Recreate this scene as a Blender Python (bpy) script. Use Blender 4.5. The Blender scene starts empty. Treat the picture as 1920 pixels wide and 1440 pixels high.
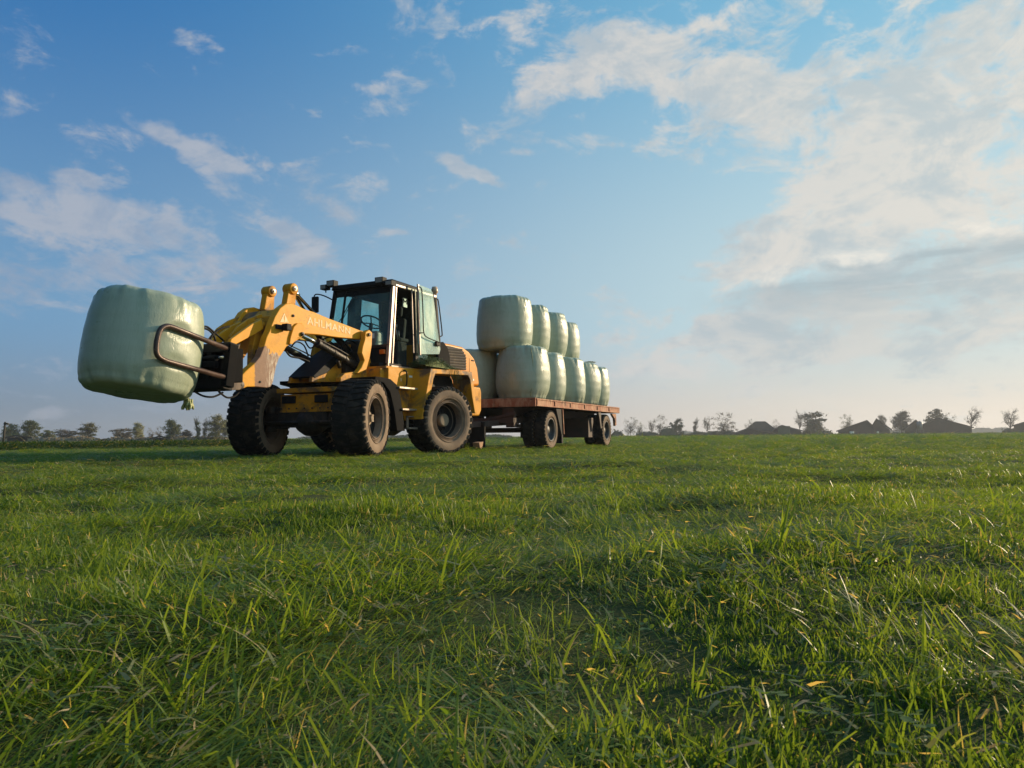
import bpy, bmesh, math, random
import numpy as np
from mathutils import Vector, Matrix, Euler
R = math.radians
SC = bpy.context.scene
COL = SC.collection
# ------------------------------------------------------------------ camera
FPX, CX, CY = 1442.0, 960.0, 720.0          # focal length in pixels of the 1920 x 1440 photograph
HC = 0.30
PITCH = math.atan(98 / FPX); ROLL = 0.0083
Fv = Vector((0, math.cos(PITCH), math.sin(PITCH)))
U0 = Vector((0, -math.sin(PITCH), math.cos(PITCH))); R0 = Vector((1, 0, 0))
Rv = R0 * math.cos(ROLL) - U0 * math.sin(ROLL)
Uv = U0 * math.cos(ROLL) + R0 * math.sin(ROLL)
camd = bpy.data.cameras.new("camera"); cam = bpy.data.objects.new("camera", camd); COL.objects.link(cam)
camd.sensor_width = 36; camd.lens = FPX / 1920 * 36; camd.clip_end = 9000; camd.clip_start = 0.03
cam.matrix_world = Matrix(((Rv.x, Uv.x, -Fv.x, 0), (Rv.y, Uv.y, -Fv.y, 0), (Rv.z, Uv.z, -Fv.z, HC), (0, 0, 0, 1)))
camd.dof.use_dof = True; camd.dof.focus_distance = 11.0; camd.dof.aperture_fstop = 26.0
SC.camera = cam
# ------------------------------------------------------------------ sun, sky, exposure
SUN_AZ, SUN_EL = R(60), R(15)               # azimuth measured from +Y towards +X
sd = Vector((math.cos(SUN_EL) * math.sin(SUN_AZ), math.cos(SUN_EL) * math.cos(SUN_AZ), math.sin(SUN_EL)))
sun = bpy.data.lights.new("sun", 'SUN'); suno = bpy.data.objects.new("sun", sun); COL.objects.link(suno)
sun.energy = 5.0; sun.angle = R(0.6); sun.color = (1.0, 0.78, 0.50)
suno.rotation_euler = sd.to_track_quat('Z', 'Y').to_euler()
SC.view_settings.view_transform = 'Standard'; SC.view_settings.look = 'None'
SC.view_settings.exposure = 0.22; SC.view_settings.gamma = 1.0
W = bpy.data.worlds.new("World"); SC.world = W; W.use_nodes = True
SC.cycles.max_bounces = 8; SC.cycles.transparent_max_bounces = 16
try: SC.cycles.use_denoising = True
except Exception: pass

class NT:
    """small helper for writing node maths"""
    def __init__(s, tree): s.t = tree; s.n = tree.nodes; s.l = tree.links
    def new(s, typ, **kw):
        n = s.n.new(typ)
        for k, v in kw.items(): setattr(n, k, v)
        return n
    def put(s, sock, v):
        if isinstance(v, bpy.types.NodeSocket): s.l.new(v, sock)
        elif v is not None: sock.default_value = v
    def m(s, op, a, b=None, c=None, clamp=False):
        n = s.new('ShaderNodeMath', operation=op, use_clamp=clamp)
        s.put(n.inputs[0], a)
        if b is not None: s.put(n.inputs[1], b)
        if c is not None: s.put(n.inputs[2], c)
        return n.outputs[0]
    def mix(s, f, a, b, blend='MIX'):
        n = s.new('ShaderNodeMix', data_type='RGBA', blend_type=blend)
        s.put(n.inputs[0], f); s.put(n.inputs[6], a); s.put(n.inputs[7], b)
        return n.outputs[2]
    def ramp(s, f, lo, hi, a=0.0, b=1.0, smooth=True):
        n = s.new('ShaderNodeMapRange', interpolation_type='SMOOTHSTEP' if smooth else 'LINEAR')
        s.put(n.inputs[0], f); s.put(n.inputs[1], lo); s.put(n.inputs[2], hi); s.put(n.inputs[3], a); s.put(n.inputs[4], b)
        return n.outputs[0]
    def noise(s, vec, scale, detail=5, rough=.55, dist=0.0, scl=None, w=None):
        if scl is not None:
            mp = s.new('ShaderNodeMapping'); s.put(mp.inputs[0], vec); mp.inputs[3].default_value = scl; vec = mp.outputs[0]
        n = s.new('ShaderNodeTexNoise')
        s.put(n.inputs['Vector'], vec); n.inputs['Scale'].default_value = scale
        n.inputs['Detail'].default_value = detail; n.inputs['Roughness'].default_value = rough; n.inputs['Distortion'].default_value = dist
        return n.outputs[0]

def px_azel(px, py):
    d = Fv * FPX + Rv * (px - CX) + Uv * (CY - py); d.normalize()
    return math.atan2(d.x, d.y), math.asin(d.z)

def build_world():
    t = NT(W.node_tree); W.node_tree.nodes.clear()
    out = t.new('ShaderNodeOutputWorld'); bg = t.new('ShaderNodeBackground')
    sky = t.new('ShaderNodeTexSky', sky_type='NISHITA'); sky.sun_disc = False
    sky.sun_elevation = SUN_EL; sky.sun_rotation = SUN_AZ
    sky.air_density = 1.0; sky.dust_density = 0.6; sky.ozone_density = 2.2; sky.altitude = 0
    tc = t.new('ShaderNodeTexCoord'); sx = t.new('ShaderNodeSeparateXYZ'); t.put(sx.inputs[0], tc.outputs['Generated'])
    x, y, z = sx.outputs
    az = t.m('ARCTAN2', x, y); el = t.m('ARCSINE', z)
    # clouds lie on a flat layer: project the direction to it
    zz = t.m('ADD', t.m('MAXIMUM', z, 0.0), 0.12)
    u = t.m('DIVIDE', x, zz); v = t.m('DIVIDE', y, zz)
    cb = t.new('ShaderNodeCombineXYZ'); t.put(cb.inputs[0], u); t.put(cb.inputs[1], v); P = cb.outputs[0]
    n1 = t.noise(P, 1.5, 7, .58, .35, scl=(1.0, 0.75, 1))
    n2 = t.noise(P, 5.5, 6, .62, .5, scl=(1.0, 0.8, 1))
    n3 = t.noise(P, 2.6, 5, .6, .9, scl=(1.6, .6, 1))
    # fine puffs in plain direction space
    cd = t.new('ShaderNodeCombineXYZ'); t.put(cd.inputs[0], az); t.put(cd.inputs[1], t.m('MULTIPLY', el, 1.7)); Q = cd.outputs[0]
    n4 = t.noise(Q, 11, 7, .62, .5)
    # where the clouds stand: soft ellipses in azimuth / elevation
    def blob(px, py, rx, ry, rot, w):
        a, e = px_azel(px, py); c_, s_ = math.cos(R(rot)), math.sin(R(rot))
        da = t.m('SUBTRACT', az, a); de = t.m('SUBTRACT', el, e)
        p = t.m('ADD', t.m('MULTIPLY', da, c_ * FPX / rx), t.m('MULTIPLY', de, s_ * FPX / rx))
        q = t.m('ADD', t.m('MULTIPLY', da, -s_ * FPX / ry), t.m('MULTIPLY', de, c_ * FPX / ry))
        r2 = t.m('ADD', t.m('MULTIPLY', p, p), t.m('MULTIPLY', q, q))
        return t.m('MULTIPLY', t.m('EXPONENT', t.m('MULTIPLY', r2, -1.0)), w)
    def total(lst):
        s_ = None
        for b in lst:
            o = blob(*b); s_ = o if s_ is None else t.m('ADD', s_, o)
        return s_
    cov = total([
        (1800, 60, 420, 130, -8, .42), (1300, 160, 300, 75, -16, .50), (1130, 120, 150, 60, 15, .36), (1760, 230, 300, 140, 10, .34), (1480, 130, 200, 70, 0, .2),
        (1560, 375, 200, 60, 15, .45), (1850, 350, 240, 80, 10, .34), (1520, 460, 260, 34, 14, .50),
        (1180, 275, 180, 26, -6, .34), (1430, 12, 110, 20, -10, .30), (1650, 640, 560, 60, 6, .46), (1800, 510, 420, 60, 13, .62),
        (1315, 497, 22, 8, 0, .45), (1390, 380, 110, 60, 10, -.35), (1180, 400, 160, 70, 0, -.3), (1600, 110, 90, 40, 30, -.12), (1480, 580, 260, 40, 10, .34)])
    covl = total([
        (400, 292, 140, 15, -17, .66), (480, 390, 190, 30, -30, .58), (100, 405, 120, 50, -8, .52), (290, 420, 190, 50, -14, .40), (150, 330, 60, 14, 0, .40),
        (560, 480, 70, 22, 25, .36), (640, 400, 60, 20, -30, .3), (880, 320, 90, 18, -22, .66), (745, 436, 40, 12, 0, .60), (700, 165, 60, 16, 0, .40),
        (670, 370, 60, 35, 20, .42), (980, 285, 45, 10, -5, .45), (240, 505, 260, 30, 5, .36), (90, 560, 240, 40, -4, .36), (1200, 690, 240, 40, 5, .16)])
    n6 = t.noise(Q, 26, 8, .66, .4, scl=(.9, 1.1, 1))
    nn = t.m('ADD', t.m('MULTIPLY', n1, .32), t.m('ADD', t.m('MULTIPLY', n6, .20), t.m('MULTIPLY', n4, .48)))
    dr = t.ramp(t.m('ADD', t.m('ADD', t.m('MULTIPLY', t.m('SUBTRACT', nn, .5), 4.8), .5), cov), .60, 1.16)
    nl = t.m('ADD', t.m('MULTIPLY', n3, .25), t.m('ADD', t.m('MULTIPLY', n6, .30), t.m('MULTIPLY', n4, .45)))
    dl = t.m('MULTIPLY', t.ramp(t.m('ADD', t.m('ADD', t.m('MULTIPLY', t.m('SUBTRACT', nl, .5), 3.6), .5), t.m('MULTIPLY', covl, 1.35)), .78, 1.30), .82)
    dens = t.m('MAXIMUM', dr, dl)
    # darker undersides where the cloud layer is thick (big wedge at the right)
    thick = total([(1760, 520, 400, 42, 13, .8), (1500, 560, 170, 22, 16, .45), (1900, 70, 340, 70, 0, .32), (1700, 690, 400, 22, 3, .35), (1640, 300, 230, 60, 0, .18)])
    thick = t.m('MULTIPLY', thick, t.ramp(t.m('ADD', t.m('MULTIPLY', n1, .6), t.m('MULTIPLY', n2, .4)), .30, .62))
    thick = t.m('MINIMUM', thick, 1.0)
    side = t.ramp(az, -.62, .62)            # towards the sun everything is warmer and lighter
    K = 1.0 / 0.10
    def col(c): return (c[0] * K, c[1] * K, c[2] * K, 1)
    cw = t.mix(side, col((.41, .44, .51)), col((.71, .695, .645)))
    cg = t.mix(side, col((.25, .33, .46)), col((.45, .545, .585)))
    n5 = t.noise(Q, 7, 8, .66, .7)
    puff = t.m('MULTIPLY', t.ramp(t.m('ADD', t.m('MULTIPLY', n5, .7), t.m('MULTIPLY', n6, .3)), .42, .60), .80)
    ccol = t.mix(t.m('MAXIMUM', t.m('MULTIPLY', thick, .9), puff), cw, cg)
    # clear sky: nishita, deepened at the top left, hazy band at the horizon
    base = t.mix(1.0, sky.outputs[0], (1.0, 1.0, 1.0, 1), 'MULTIPLY')
    elp = t.m('MAXIMUM', el, 0.0)
    lowc = t.mix(side, col((.205, .260, .340)), col((.77, .675, .59)))
    midc = t.mix(side, col((.155, .320, .520)), col((.57, .73, .745)))
    hic = t.mix(side, col((.024, .160, .420)), col((.20, .50, .70)))
    g1 = t.mix(t.ramp(elp, .0, .15), lowc, midc)
    g2 = t.mix(t.ramp(elp, .14, .56), g1, hic)
    clear = t.mix(.93, base, g2)
    dens = t.m('MULTIPLY', dens, t.ramp(el, -.01, .10, .35, 1.0))
    final = t.mix(dens, clear, ccol)
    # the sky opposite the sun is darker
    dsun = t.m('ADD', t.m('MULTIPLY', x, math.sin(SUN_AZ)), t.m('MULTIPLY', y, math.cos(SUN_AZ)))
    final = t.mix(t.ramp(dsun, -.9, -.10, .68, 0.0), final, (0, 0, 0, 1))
    # long grey-blue cloud bank with a bright upper rim, rising to the right
    a1, e1 = px_azel(1285, 548); a2, e2 = px_azel(1600, 470); a3, e3 = px_azel(1915, 420)
    sl = (e3 - e1) / (a3 - a1); line = t.m('ADD', t.m('MULTIPLY', t.m('SUBTRACT', az, a1), sl), e1)
    line = t.m('ADD', line, t.m('MULTIPLY', t.m('SUBTRACT', t.noise(Q, 9, 6, .6, .3), .5), .075))
    dd = t.m('SUBTRACT', line, el)
    body = t.m('MULTIPLY', t.ramp(dd, -.002, .016), t.m('EXPONENT', t.m('MULTIPLY', t.m('MAXIMUM', dd, 0), -15)))
    sidew = t.ramp(az, a1 - .02, a1 + .16)
    body = t.m('MULTIPLY', t.m('MULTIPLY', body, sidew), t.ramp(t.noise(Q, 9, 7, .62, .5, scl=(.35, 2.2, 1)), .34, .52, .50, 1.0))
    rim = t.m('MULTIPLY', t.m('EXPONENT', t.m('MULTIPLY', t.m('POWER', t.m('MULTIPLY', t.m('ADD', dd, .004), 110), 2), -1)), t.m('MULTIPLY', sidew, t.ramp(n4, .42, .62)))
    final = t.mix(body, final, t.mix(side, col((.22, .28, .37)), col((.37, .455, .495))))
    final = t.mix(t.m('MULTIPLY', rim, .8), final, col((.86, .82, .74)))
    bg.inputs[1].default_value = 0.090
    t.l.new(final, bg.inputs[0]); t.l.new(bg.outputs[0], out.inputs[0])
build_world()

# ------------------------------------------------------------------ helpers
def ray(px, py): return Fv * FPX + Rv * (px - CX) + Uv * (CY - py)
class Frame:
    """a horizontal local frame (origin o, x axis h) and ray hits on its planes"""
    def __init__(s, o, h):
        s.o = Vector((o[0], o[1], 0)); s.h = Vector((h[0], h[1], 0)).normalized(); s.n = Vector((-s.h.y, s.h.x, 0))
        s.rz = math.atan2(s.h.y, s.h.x)
    def loc(s, p): q = p - s.o; return Vector((q.dot(s.h), q.dot(s.n), p.z))
    def onY(s, c, px, py):
        d = ray(px, py); C = Vector((0, 0, HC)); t = (c - (C - s.o).dot(s.n)) / d.dot(s.n); return s.loc(C + d * t)
    def onX(s, c, px, py):
        d = ray(px, py); C = Vector((0, 0, HC)); t = (c - (C - s.o).dot(s.h)) / d.dot(s.h); return s.loc(C + d * t)
    def XZ(s, c, pts): return [(lambda p: (p.x, p.z))(s.onY(c, *q)) for q in pts]

class MB:
    def __init__(s): s.v = []; s.f = []; s.mi = []; s.sm = []
    def add(s, vs, fs, mi=0, smooth=False):
        o = len(s.v); s.v += [tuple(v) for v in vs]
        for k, f in enumerate(fs):
            s.f.append([i + o for i in f]); s.mi.append(mi[k] if isinstance(mi, list) else mi); s.sm.append(smooth)
        return s
    def box(s, x0, x1, y0, y1, z0, z1, mi=0, M=None):
        vs = [Vector((x, y, z)) for x in (x0, x1) for y in (y0, y1) for z in (z0, z1)]
        if M is not None: vs = [M @ v for v in vs]
        return s.add(vs, [(0, 1, 3, 2), (4, 6, 7, 5), (0, 4, 5, 1), (2, 3, 7, 6), (0, 2, 6, 4), (1, 5, 7, 3)], mi)
    def beam(s, a, b, w, h, mi=0, up=(0, 0, 1)):
        a = Vector(a); b = Vector(b); d = b - a; L = d.length; d.normalize()
        u = Vector(up); y = u.cross(d)
        if y.length < 1e-4: y = Vector((0, 1, 0))
        y.normalize(); z = d.cross(y)
        M = Matrix(((d.x, y.x, z.x, a.x), (d.y, y.y, z.y, a.y), (d.z, y.z, z.z, a.z), (0, 0, 0, 1)))
        return s.box(0, L, -w / 2, w / 2, -h / 2, h / 2, mi, M)
    def prism(s, poly, y0, y1, mi=0):            # polygon in XZ, extruded along Y
        n = len(poly)
        vs = [(p[0], y0, p[1]) for p in poly] + [(p[0], y1, p[1]) for p in poly]
        fs = [list(range(n)), list(range(2 * n - 1, n - 1, -1))] + [(i, i + n, (i + 1) % n + n, (i + 1) % n) for i in range(n)]
        return s.add(vs, fs, mi)
    def prismX(s, poly, x0, x1, mi=0):           # polygon in YZ, extruded along X
        n = len(poly)
        vs = [(x0, p[0], p[1]) for p in poly] + [(x1, p[0], p[1]) for p in poly]
        fs = [list(range(n)), list(range(2 * n - 1, n - 1, -1))] + [(i, i + n, (i + 1) % n + n, (i + 1) % n) for i in range(n)]
        return s.add(vs, fs, mi)
    def tube(s, pts, r, n=8, mi=0, cap=True, closed=False):
        pts = [Vector(p) for p in pts]; m = len(pts); rr = r if isinstance(r, (list, tuple)) else [r] * m
        vs = []; prev = None
        for i, p in enumerate(pts):
            if closed: d = pts[(i + 1) % m] - pts[i - 1]
            else: d = pts[min(i + 1, m - 1)] - pts[max(i - 1, 0)]
            if d.length < 1e-9: d = Vector((0, 0, 1))
            d.normalize()
            if prev is None:
                a = d.cross(Vector((0, 0, 1)))
                if a.length < .05: a = d.cross(Vector((0, 1, 0)))
            else: a = prev - d * prev.dot(d)
            a.normalize(); prev = a; b = d.cross(a)
            for k in range(n):
                th = 2 * math.pi * k / n
                vs.append(p + (a * math.cos(th) + b * math.sin(th)) * rr[i])
        fs = []
        for i in range(m if closed else m - 1):
            j = (i + 1) % m
            for k in range(n): fs.append((i * n + k, i * n + (k + 1) % n, j * n + (k + 1) % n, j * n + k))
        if cap and not closed: fs += [list(range(n - 1, -1, -1)), list(range((m - 1) * n, m * n))]
        return s.add(vs, fs, mi, True)
    def cyl(s, a, b, r, n=20, mi=0, r2=None):
        a = Vector(a); b = Vector(b)
        return s.tube([a, b], [r, r if r2 is None else r2], n, mi)
    def lathe(s, prof, n=48, mi=0, M=None, ax='Y', mis=None):   # prof: (radius, axial)
        vs = []; m = len(prof)
        for (r, a) in prof:
            for k in range(n):
                th = 2 * math.pi * k / n
                if ax == 'Y': v = Vector((r * math.cos(th), a, r * math.sin(th)))
                else: v = Vector((r * math.cos(th), r * math.sin(th), a))
                vs.append(M @ v if M is not None else v)
        fs = []; mm = []
        for i in range(m - 1):
            for k in range(n):
                f = (i * n + k, i * n + (k + 1) % n, (i + 1) * n + (k + 1) % n, (i + 1) * n + k)
                fs.append(f if ax != 'Y' else f[::-1]); mm.append(mis[i] if mis else mi)
        return s.add(vs, fs, mm, True)
    def build(s, name, mats, parent=None, bevel=0, seg=2, fix=True, angle=None):
        me = bpy.data.meshes.new(name); me.from_pydata(s.v, [], s.f)
        if not isinstance(mats, (list, tuple)): mats = [mats]
        for m in mats: me.materials.append(m)
        me.polygons.foreach_set('material_index', s.mi); me.polygons.foreach_set('use_smooth', s.sm)
        if fix and len(s.f) < 30000:
            bm = bmesh.new(); bm.from_mesh(me); bmesh.ops.recalc_face_normals(bm, faces=bm.faces); bm.to_mesh(me); bm.free()
        me.update()
        o = bpy.data.objects.new(name, me); COL.objects.link(o)
        if parent is not None: o.parent = parent
        if bevel:
            b = o.modifiers.new('bevel', 'BEVEL'); b.width = bevel; b.segments = seg; b.limit_method = 'ANGLE'; b.angle_limit = R(38)
            b.harden_normals = False
        return o
def tag(o, label=None, cat=None, group=None, kind=None):
    if label: o['label'] = label
    if cat: o['category'] = cat
    if group: o['group'] = group
    if kind: o['kind'] = kind
    return o
def empty(name, loc, rz=0):
    o = bpy.data.objects.new(name, None); COL.objects.link(o); o.location = loc; o.rotation_euler = (0, 0, rz); o.empty_display_size = .2
    return o
def copy_tree(o, parent=None):
    c = o.copy(); COL.objects.link(c); c.parent = parent
    for ch in [q for q in bpy.data.objects if q.parent == o]: copy_tree(ch, c)
    return c
def smooth_path(pts, n=6):
    P = [Vector(p) for p in pts]; out = []
    for i in range(len(P) - 1):
        p0 = P[max(i - 1, 0)]; p1 = P[i]; p2 = P[i + 1]; p3 = P[min(i + 2, len(P) - 1)]
        for k in range(n):
            t = k / n
            out.append(.5 * ((2 * p1) + (p2 - p0) * t + (2 * p0 - 5 * p1 + 4 * p2 - p3) * t * t + (3 * p1 - p0 - 3 * p2 + p3) * t ** 3))
    return out + [P[-1]]

# ------------------------------------------------------------------ materials
def mat(name, base, rough=.6, metal=0.0, var=None, vscale=4, vlo=.45, vhi=.65, bump=0.0, bscale=30, rvar=0.0, stretch=None, coat=0, spec=.5,
        var2=None, v2scale=1.5, v2lo=.55, v2hi=.7):
    m = bpy.data.materials.new(name); m.use_nodes = True; t = NT(m.node_tree); b = m.node_tree.nodes['Principled BSDF']
    tc = t.new('ShaderNodeTexCoord'); P = tc.outputs['Object']
    c = (base[0], base[1], base[2], 1)
    if var:
        n = t.noise(P, vscale, 7, .62, .4, scl=stretch); f = t.ramp(n, vlo, vhi)
        c = t.mix(f, c, (var[0], var[1], var[2], 1))
        if rvar: t.put(b.inputs['Roughness'], t.ramp(n, .3, .7, rough - rvar, rough + rvar))
        else: b.inputs['Roughness'].default_value = rough
    else: b.inputs['Roughness'].default_value = rough
    if var2:
        n = t.noise(P, v2scale, 8, .68, .6); c = t.mix(t.ramp(n, v2lo, v2hi), c, (var2[0], var2[1], var2[2], 1))
    t.put(b.inputs['Base Color'], c)
    b.inputs['Metallic'].default_value = metal; b.inputs['Coat Weight'].default_value = coat
    b.inputs['Specular IOR Level'].default_value = spec
    if bump:
        bp = t.new('ShaderNodeBump'); bp.inputs['Strength'].default_value = bump; bp.inputs['Distance'].default_value = .02
        t.put(bp.inputs['Height'], t.noise(P, bscale, 6, .6)); t.l.new(bp.outputs[0], b.inputs['Normal'])
    return m
M = {}
M['yellow'] = mat('yellow_paint', (.66, .285, .016), .5, 0, (.34, .14, .016), 5, .50, .78, .12, 18, .1, spec=.14, var2=(.15, .09, .05), v2scale=2.6, v2lo=.47, v2hi=.64)
M['yellow_clean'] = mat('yellow_paint_clean', (.74, .325, .016), .45, 0, (.60, .255, .016), 3, .45, .8, .06, 14, .08, spec=.14)
M['orange'] = mat('orange_paint', (.70, .255, .016), .40, 0, (.58, .20, .016), 3, .45, .8, .05, 14, spec=.14)
M['black'] = mat('black_paint', (.010, .010, .012), .6, 0, (.025, .022, .020), 6, .5, .75, .1, 20, spec=.12)
M['darkgrease'] = mat('greasy_metal', (.022, .017, .014), .5, .2, (.085, .055, .038), 9, .45, .7, .4, 26)
M['plastic'] = mat('dark_plastic', (.012, .012, .013), .6, 0, (.028, .026, .024), 5, .5, .8, .08, 40, spec=.14)
M['louvre'] = mat('louvre_metal', (.075, .062, .055), .55, 0, (.14, .11, .085), 7, .45, .7, .1, 30)
M['chrome'] = mat('chrome_rod', (.82, .82, .82), .12, 1.0, (.55, .54, .52), 8, .5, .8)
M['steelbrown'] = mat('brown_steel_tube', (.060, .034, .027), .42, .3, (.115, .070, .052), 9, .45, .7, .15, 60, .08)
M['rubber'] = mat('tyre_rubber', (.020, .020, .020), .88, 0, (.058, .048, .040), 6, .45, .7, .25, 40, spec=.08)
M['tyrewall'] = mat('dusty_tyre_wall', (.20, .142, .102), .85, 0, (.28, .205, .145), 5, .35, .7, .3, 30, spec=.2)
M['rimdust'] = mat('dusty_rim', (.19, .13, .092), .75, 0, (.09, .065, .05), 5, .45, .7, .15, 25)
M['rimdark'] = mat('dark_steel_rim', (.05, .05, .055), .55, .2, (.13, .10, .08), 7, .45, .7, .1, 30)
M['hub'] = mat('dusty_hub', (.31, .23, .155), .8, 0, (.20, .145, .10), 8, .4, .7, .2, 40)
M['post'] = mat('cab_post_metal', (.34, .27, .235), .38, .25, (.20, .15, .13), 6, .4, .7, .05, 30)
M['step'] = mat('worn_step', (.46, .40, .34), .4, .6, (.22, .17, .13), 9, .4, .7, .1, 50)
M['amber'] = mat('amber_lens', (.75, .17, .02), .2, 0)
M['lamp'] = mat('lamp_lens', (.30, .29, .27), .2, .3)
M['beacon'] = mat('beacon_lens', (.60, .40, .25), .3)
M['fabric'] = mat('seat_fabric', (.020, .021, .024), .9, 0, (.04, .04, .04), 12)
M['flap'] = mat('black_flap', (.006, .006, .007), .7, 0, (.014, .012, .011), 5, .55, .8, .05, 20, spec=.05)
M['console'] = mat('console_plastic', (.17, .17, .15), .5, 0, (.10, .10, .09), 4)
M['white'] = mat('white_label', (.75, .76, .72), .5)
M['letter'] = mat('worn_lettering', (.80, .54, .28), .55, 0, (.72, .34, .04), 22, .48, .64)
M['redsteel'] = mat('rusty_red_steel', (.31, .105, .052), .8, 0, (.44, .235, .14), 5, .42, .62, .2, 30, stretch=(1, 1, .5), var2=(.085, .035, .022), v2scale=5, v2lo=.56, v2hi=.68)
M['darkred'] = mat('dark_red_chassis', (.055, .028, .022), .7, 0, (.028, .022, .02), 4, .45, .7, .2, 30)
M['planks'] = mat('deck_planks', (.13, .085, .055), .85, 0, (.07, .045, .03), 3, .4, .7, .3, 20, stretch=(.3, 6, 1))
M['mud'] = mat('dried_mud', (.42, .25, .15), .9, 0, (.25, .15, .09), 6, .4, .7, .4, 20)

def arm_paint():
    """yellow arm paint; a brown worn patch with a jagged edge on the lower elbow, pale scratches inside it"""
    m = bpy.data.materials.new('worn_arm_paint'); m.use_nodes = True; t = NT(m.node_tree); b = m.node_tree.nodes['Principled BSDF']
    tc = t.new('ShaderNodeTexCoord'); P = tc.outputs['Object']; s = t.new('ShaderNodeSeparateXYZ'); t.put(s.inputs[0], P)
    x, y, z = s.outputs
    n = t.noise(P, 5, 7, .62, .4); c = t.mix(t.ramp(n, .5, .8), (.74, .325, .016, 1), (.54, .225, .018, 1))
    j = t.noise(P, 9, 6, .7, .5)
    zz = t.m('ADD', z, t.m('MULTIPLY', t.m('SUBTRACT', j, .5), .34)); xx = t.m('ADD', x, t.m('MULTIPLY', t.m('SUBTRACT', j, .5), .10))
    k = t.m('ADD', zz, t.m('MULTIPLY', x, -.35))
    A = M['armz']; 
    f = t.m('MULTIPLY', t.ramp(k, A[0] - .01, A[0] + .01, 1, 0), t.ramp(xx, A[1] - .01, A[1] + .01, 1, 0))
    sc = t.noise(P, 7, 6, .7, .3, scl=(7, 1, .9))
    q = t.m('MULTIPLY', t.ramp(sc, .46, .60), t.ramp(x, A[2] - .05, A[2] + .12, 1, 0))
    br = t.mix(t.noise(P, 11, 5, .6), (.17, .085, .055, 1), (.30, .17, .11, 1))
    wc = t.mix(q, br, (.62, .52, .42, 1))
    sp = t.ramp(t.noise(P, 22, 5, .75, .6, scl=(.6, 1, 1.6)), .62, .66)
    c = t.mix(t.m('MULTIPLY', sp, .75), c, (.17, .095, .05, 1))
    t.put(b.inputs['Base Color'], t.mix(f, c, wc)); b.inputs['Roughness'].default_value = .45; b.inputs['Specular IOR Level'].default_value = .14
    bp = t.new('ShaderNodeBump'); bp.inputs['Strength'].default_value = .12; bp.inputs['Distance'].default_value = .02
    t.put(bp.inputs['Height'], t.noise(P, 24, 6, .6)); t.l.new(bp.outputs[0], b.inputs['Normal'])
    return m
def glass_mat(name, tint, refl=.10, dirt=.12, dirtcol=(.35, .42, .34)):
    m = bpy.data.materials.new(name); m.use_nodes = True; t = NT(m.node_tree); m.node_tree.nodes.clear()
    out = t.new('ShaderNodeOutputMaterial'); tr = t.new('ShaderNodeBsdfTransparent'); tr.inputs[0].default_value = (*tint, 1)
    gl = t.new('ShaderNodeBsdfGlossy'); gl.inputs['Roughness'].default_value = .04; gl.inputs[0].default_value = (.9, 1, .95, 1)
    df = t.new('ShaderNodeBsdfDiffuse'); df.inputs[0].default_value = (*dirtcol, 1)
    lw = t.new('ShaderNodeLayerWeight'); lw.inputs[0].default_value = .5
    f = t.m('ADD', t.m('MULTIPLY', t.m('POWER', lw.outputs['Facing'], 4.0), .85), refl + .03, clamp=True)
    mx = t.new('ShaderNodeMixShader'); t.put(mx.inputs[0], f); t.l.new(tr.outputs[0], mx.inputs[1]); t.l.new(gl.outputs[0], mx.inputs[2])
    tc = t.new('ShaderNodeTexCoord'); n = t.noise(tc.outputs['Object'], 4, 6, .65, .6, scl=(1, 1, .4))
    d = t.m('MULTIPLY', t.ramp(n, .40, .75), dirt); d = t.m('ADD', d, dirt * .3)
    m2 = t.new('ShaderNodeMixShader'); t.put(m2.inputs[0], d); t.l.new(mx.outputs[0], m2.inputs[1]); t.l.new(df.outputs[0], m2.inputs[2])
    t.l.new(m2.outputs[0], out.inputs[0]); return m
M['glass'] = glass_mat('tinted_glass', (.82, .96, .94), .02, .10, (.45, .62, .58))
M['doorglass'] = glass_mat('dusty_door_glass', (.86, .96, .92), .10, .85, (.76, .88, .76))

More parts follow.
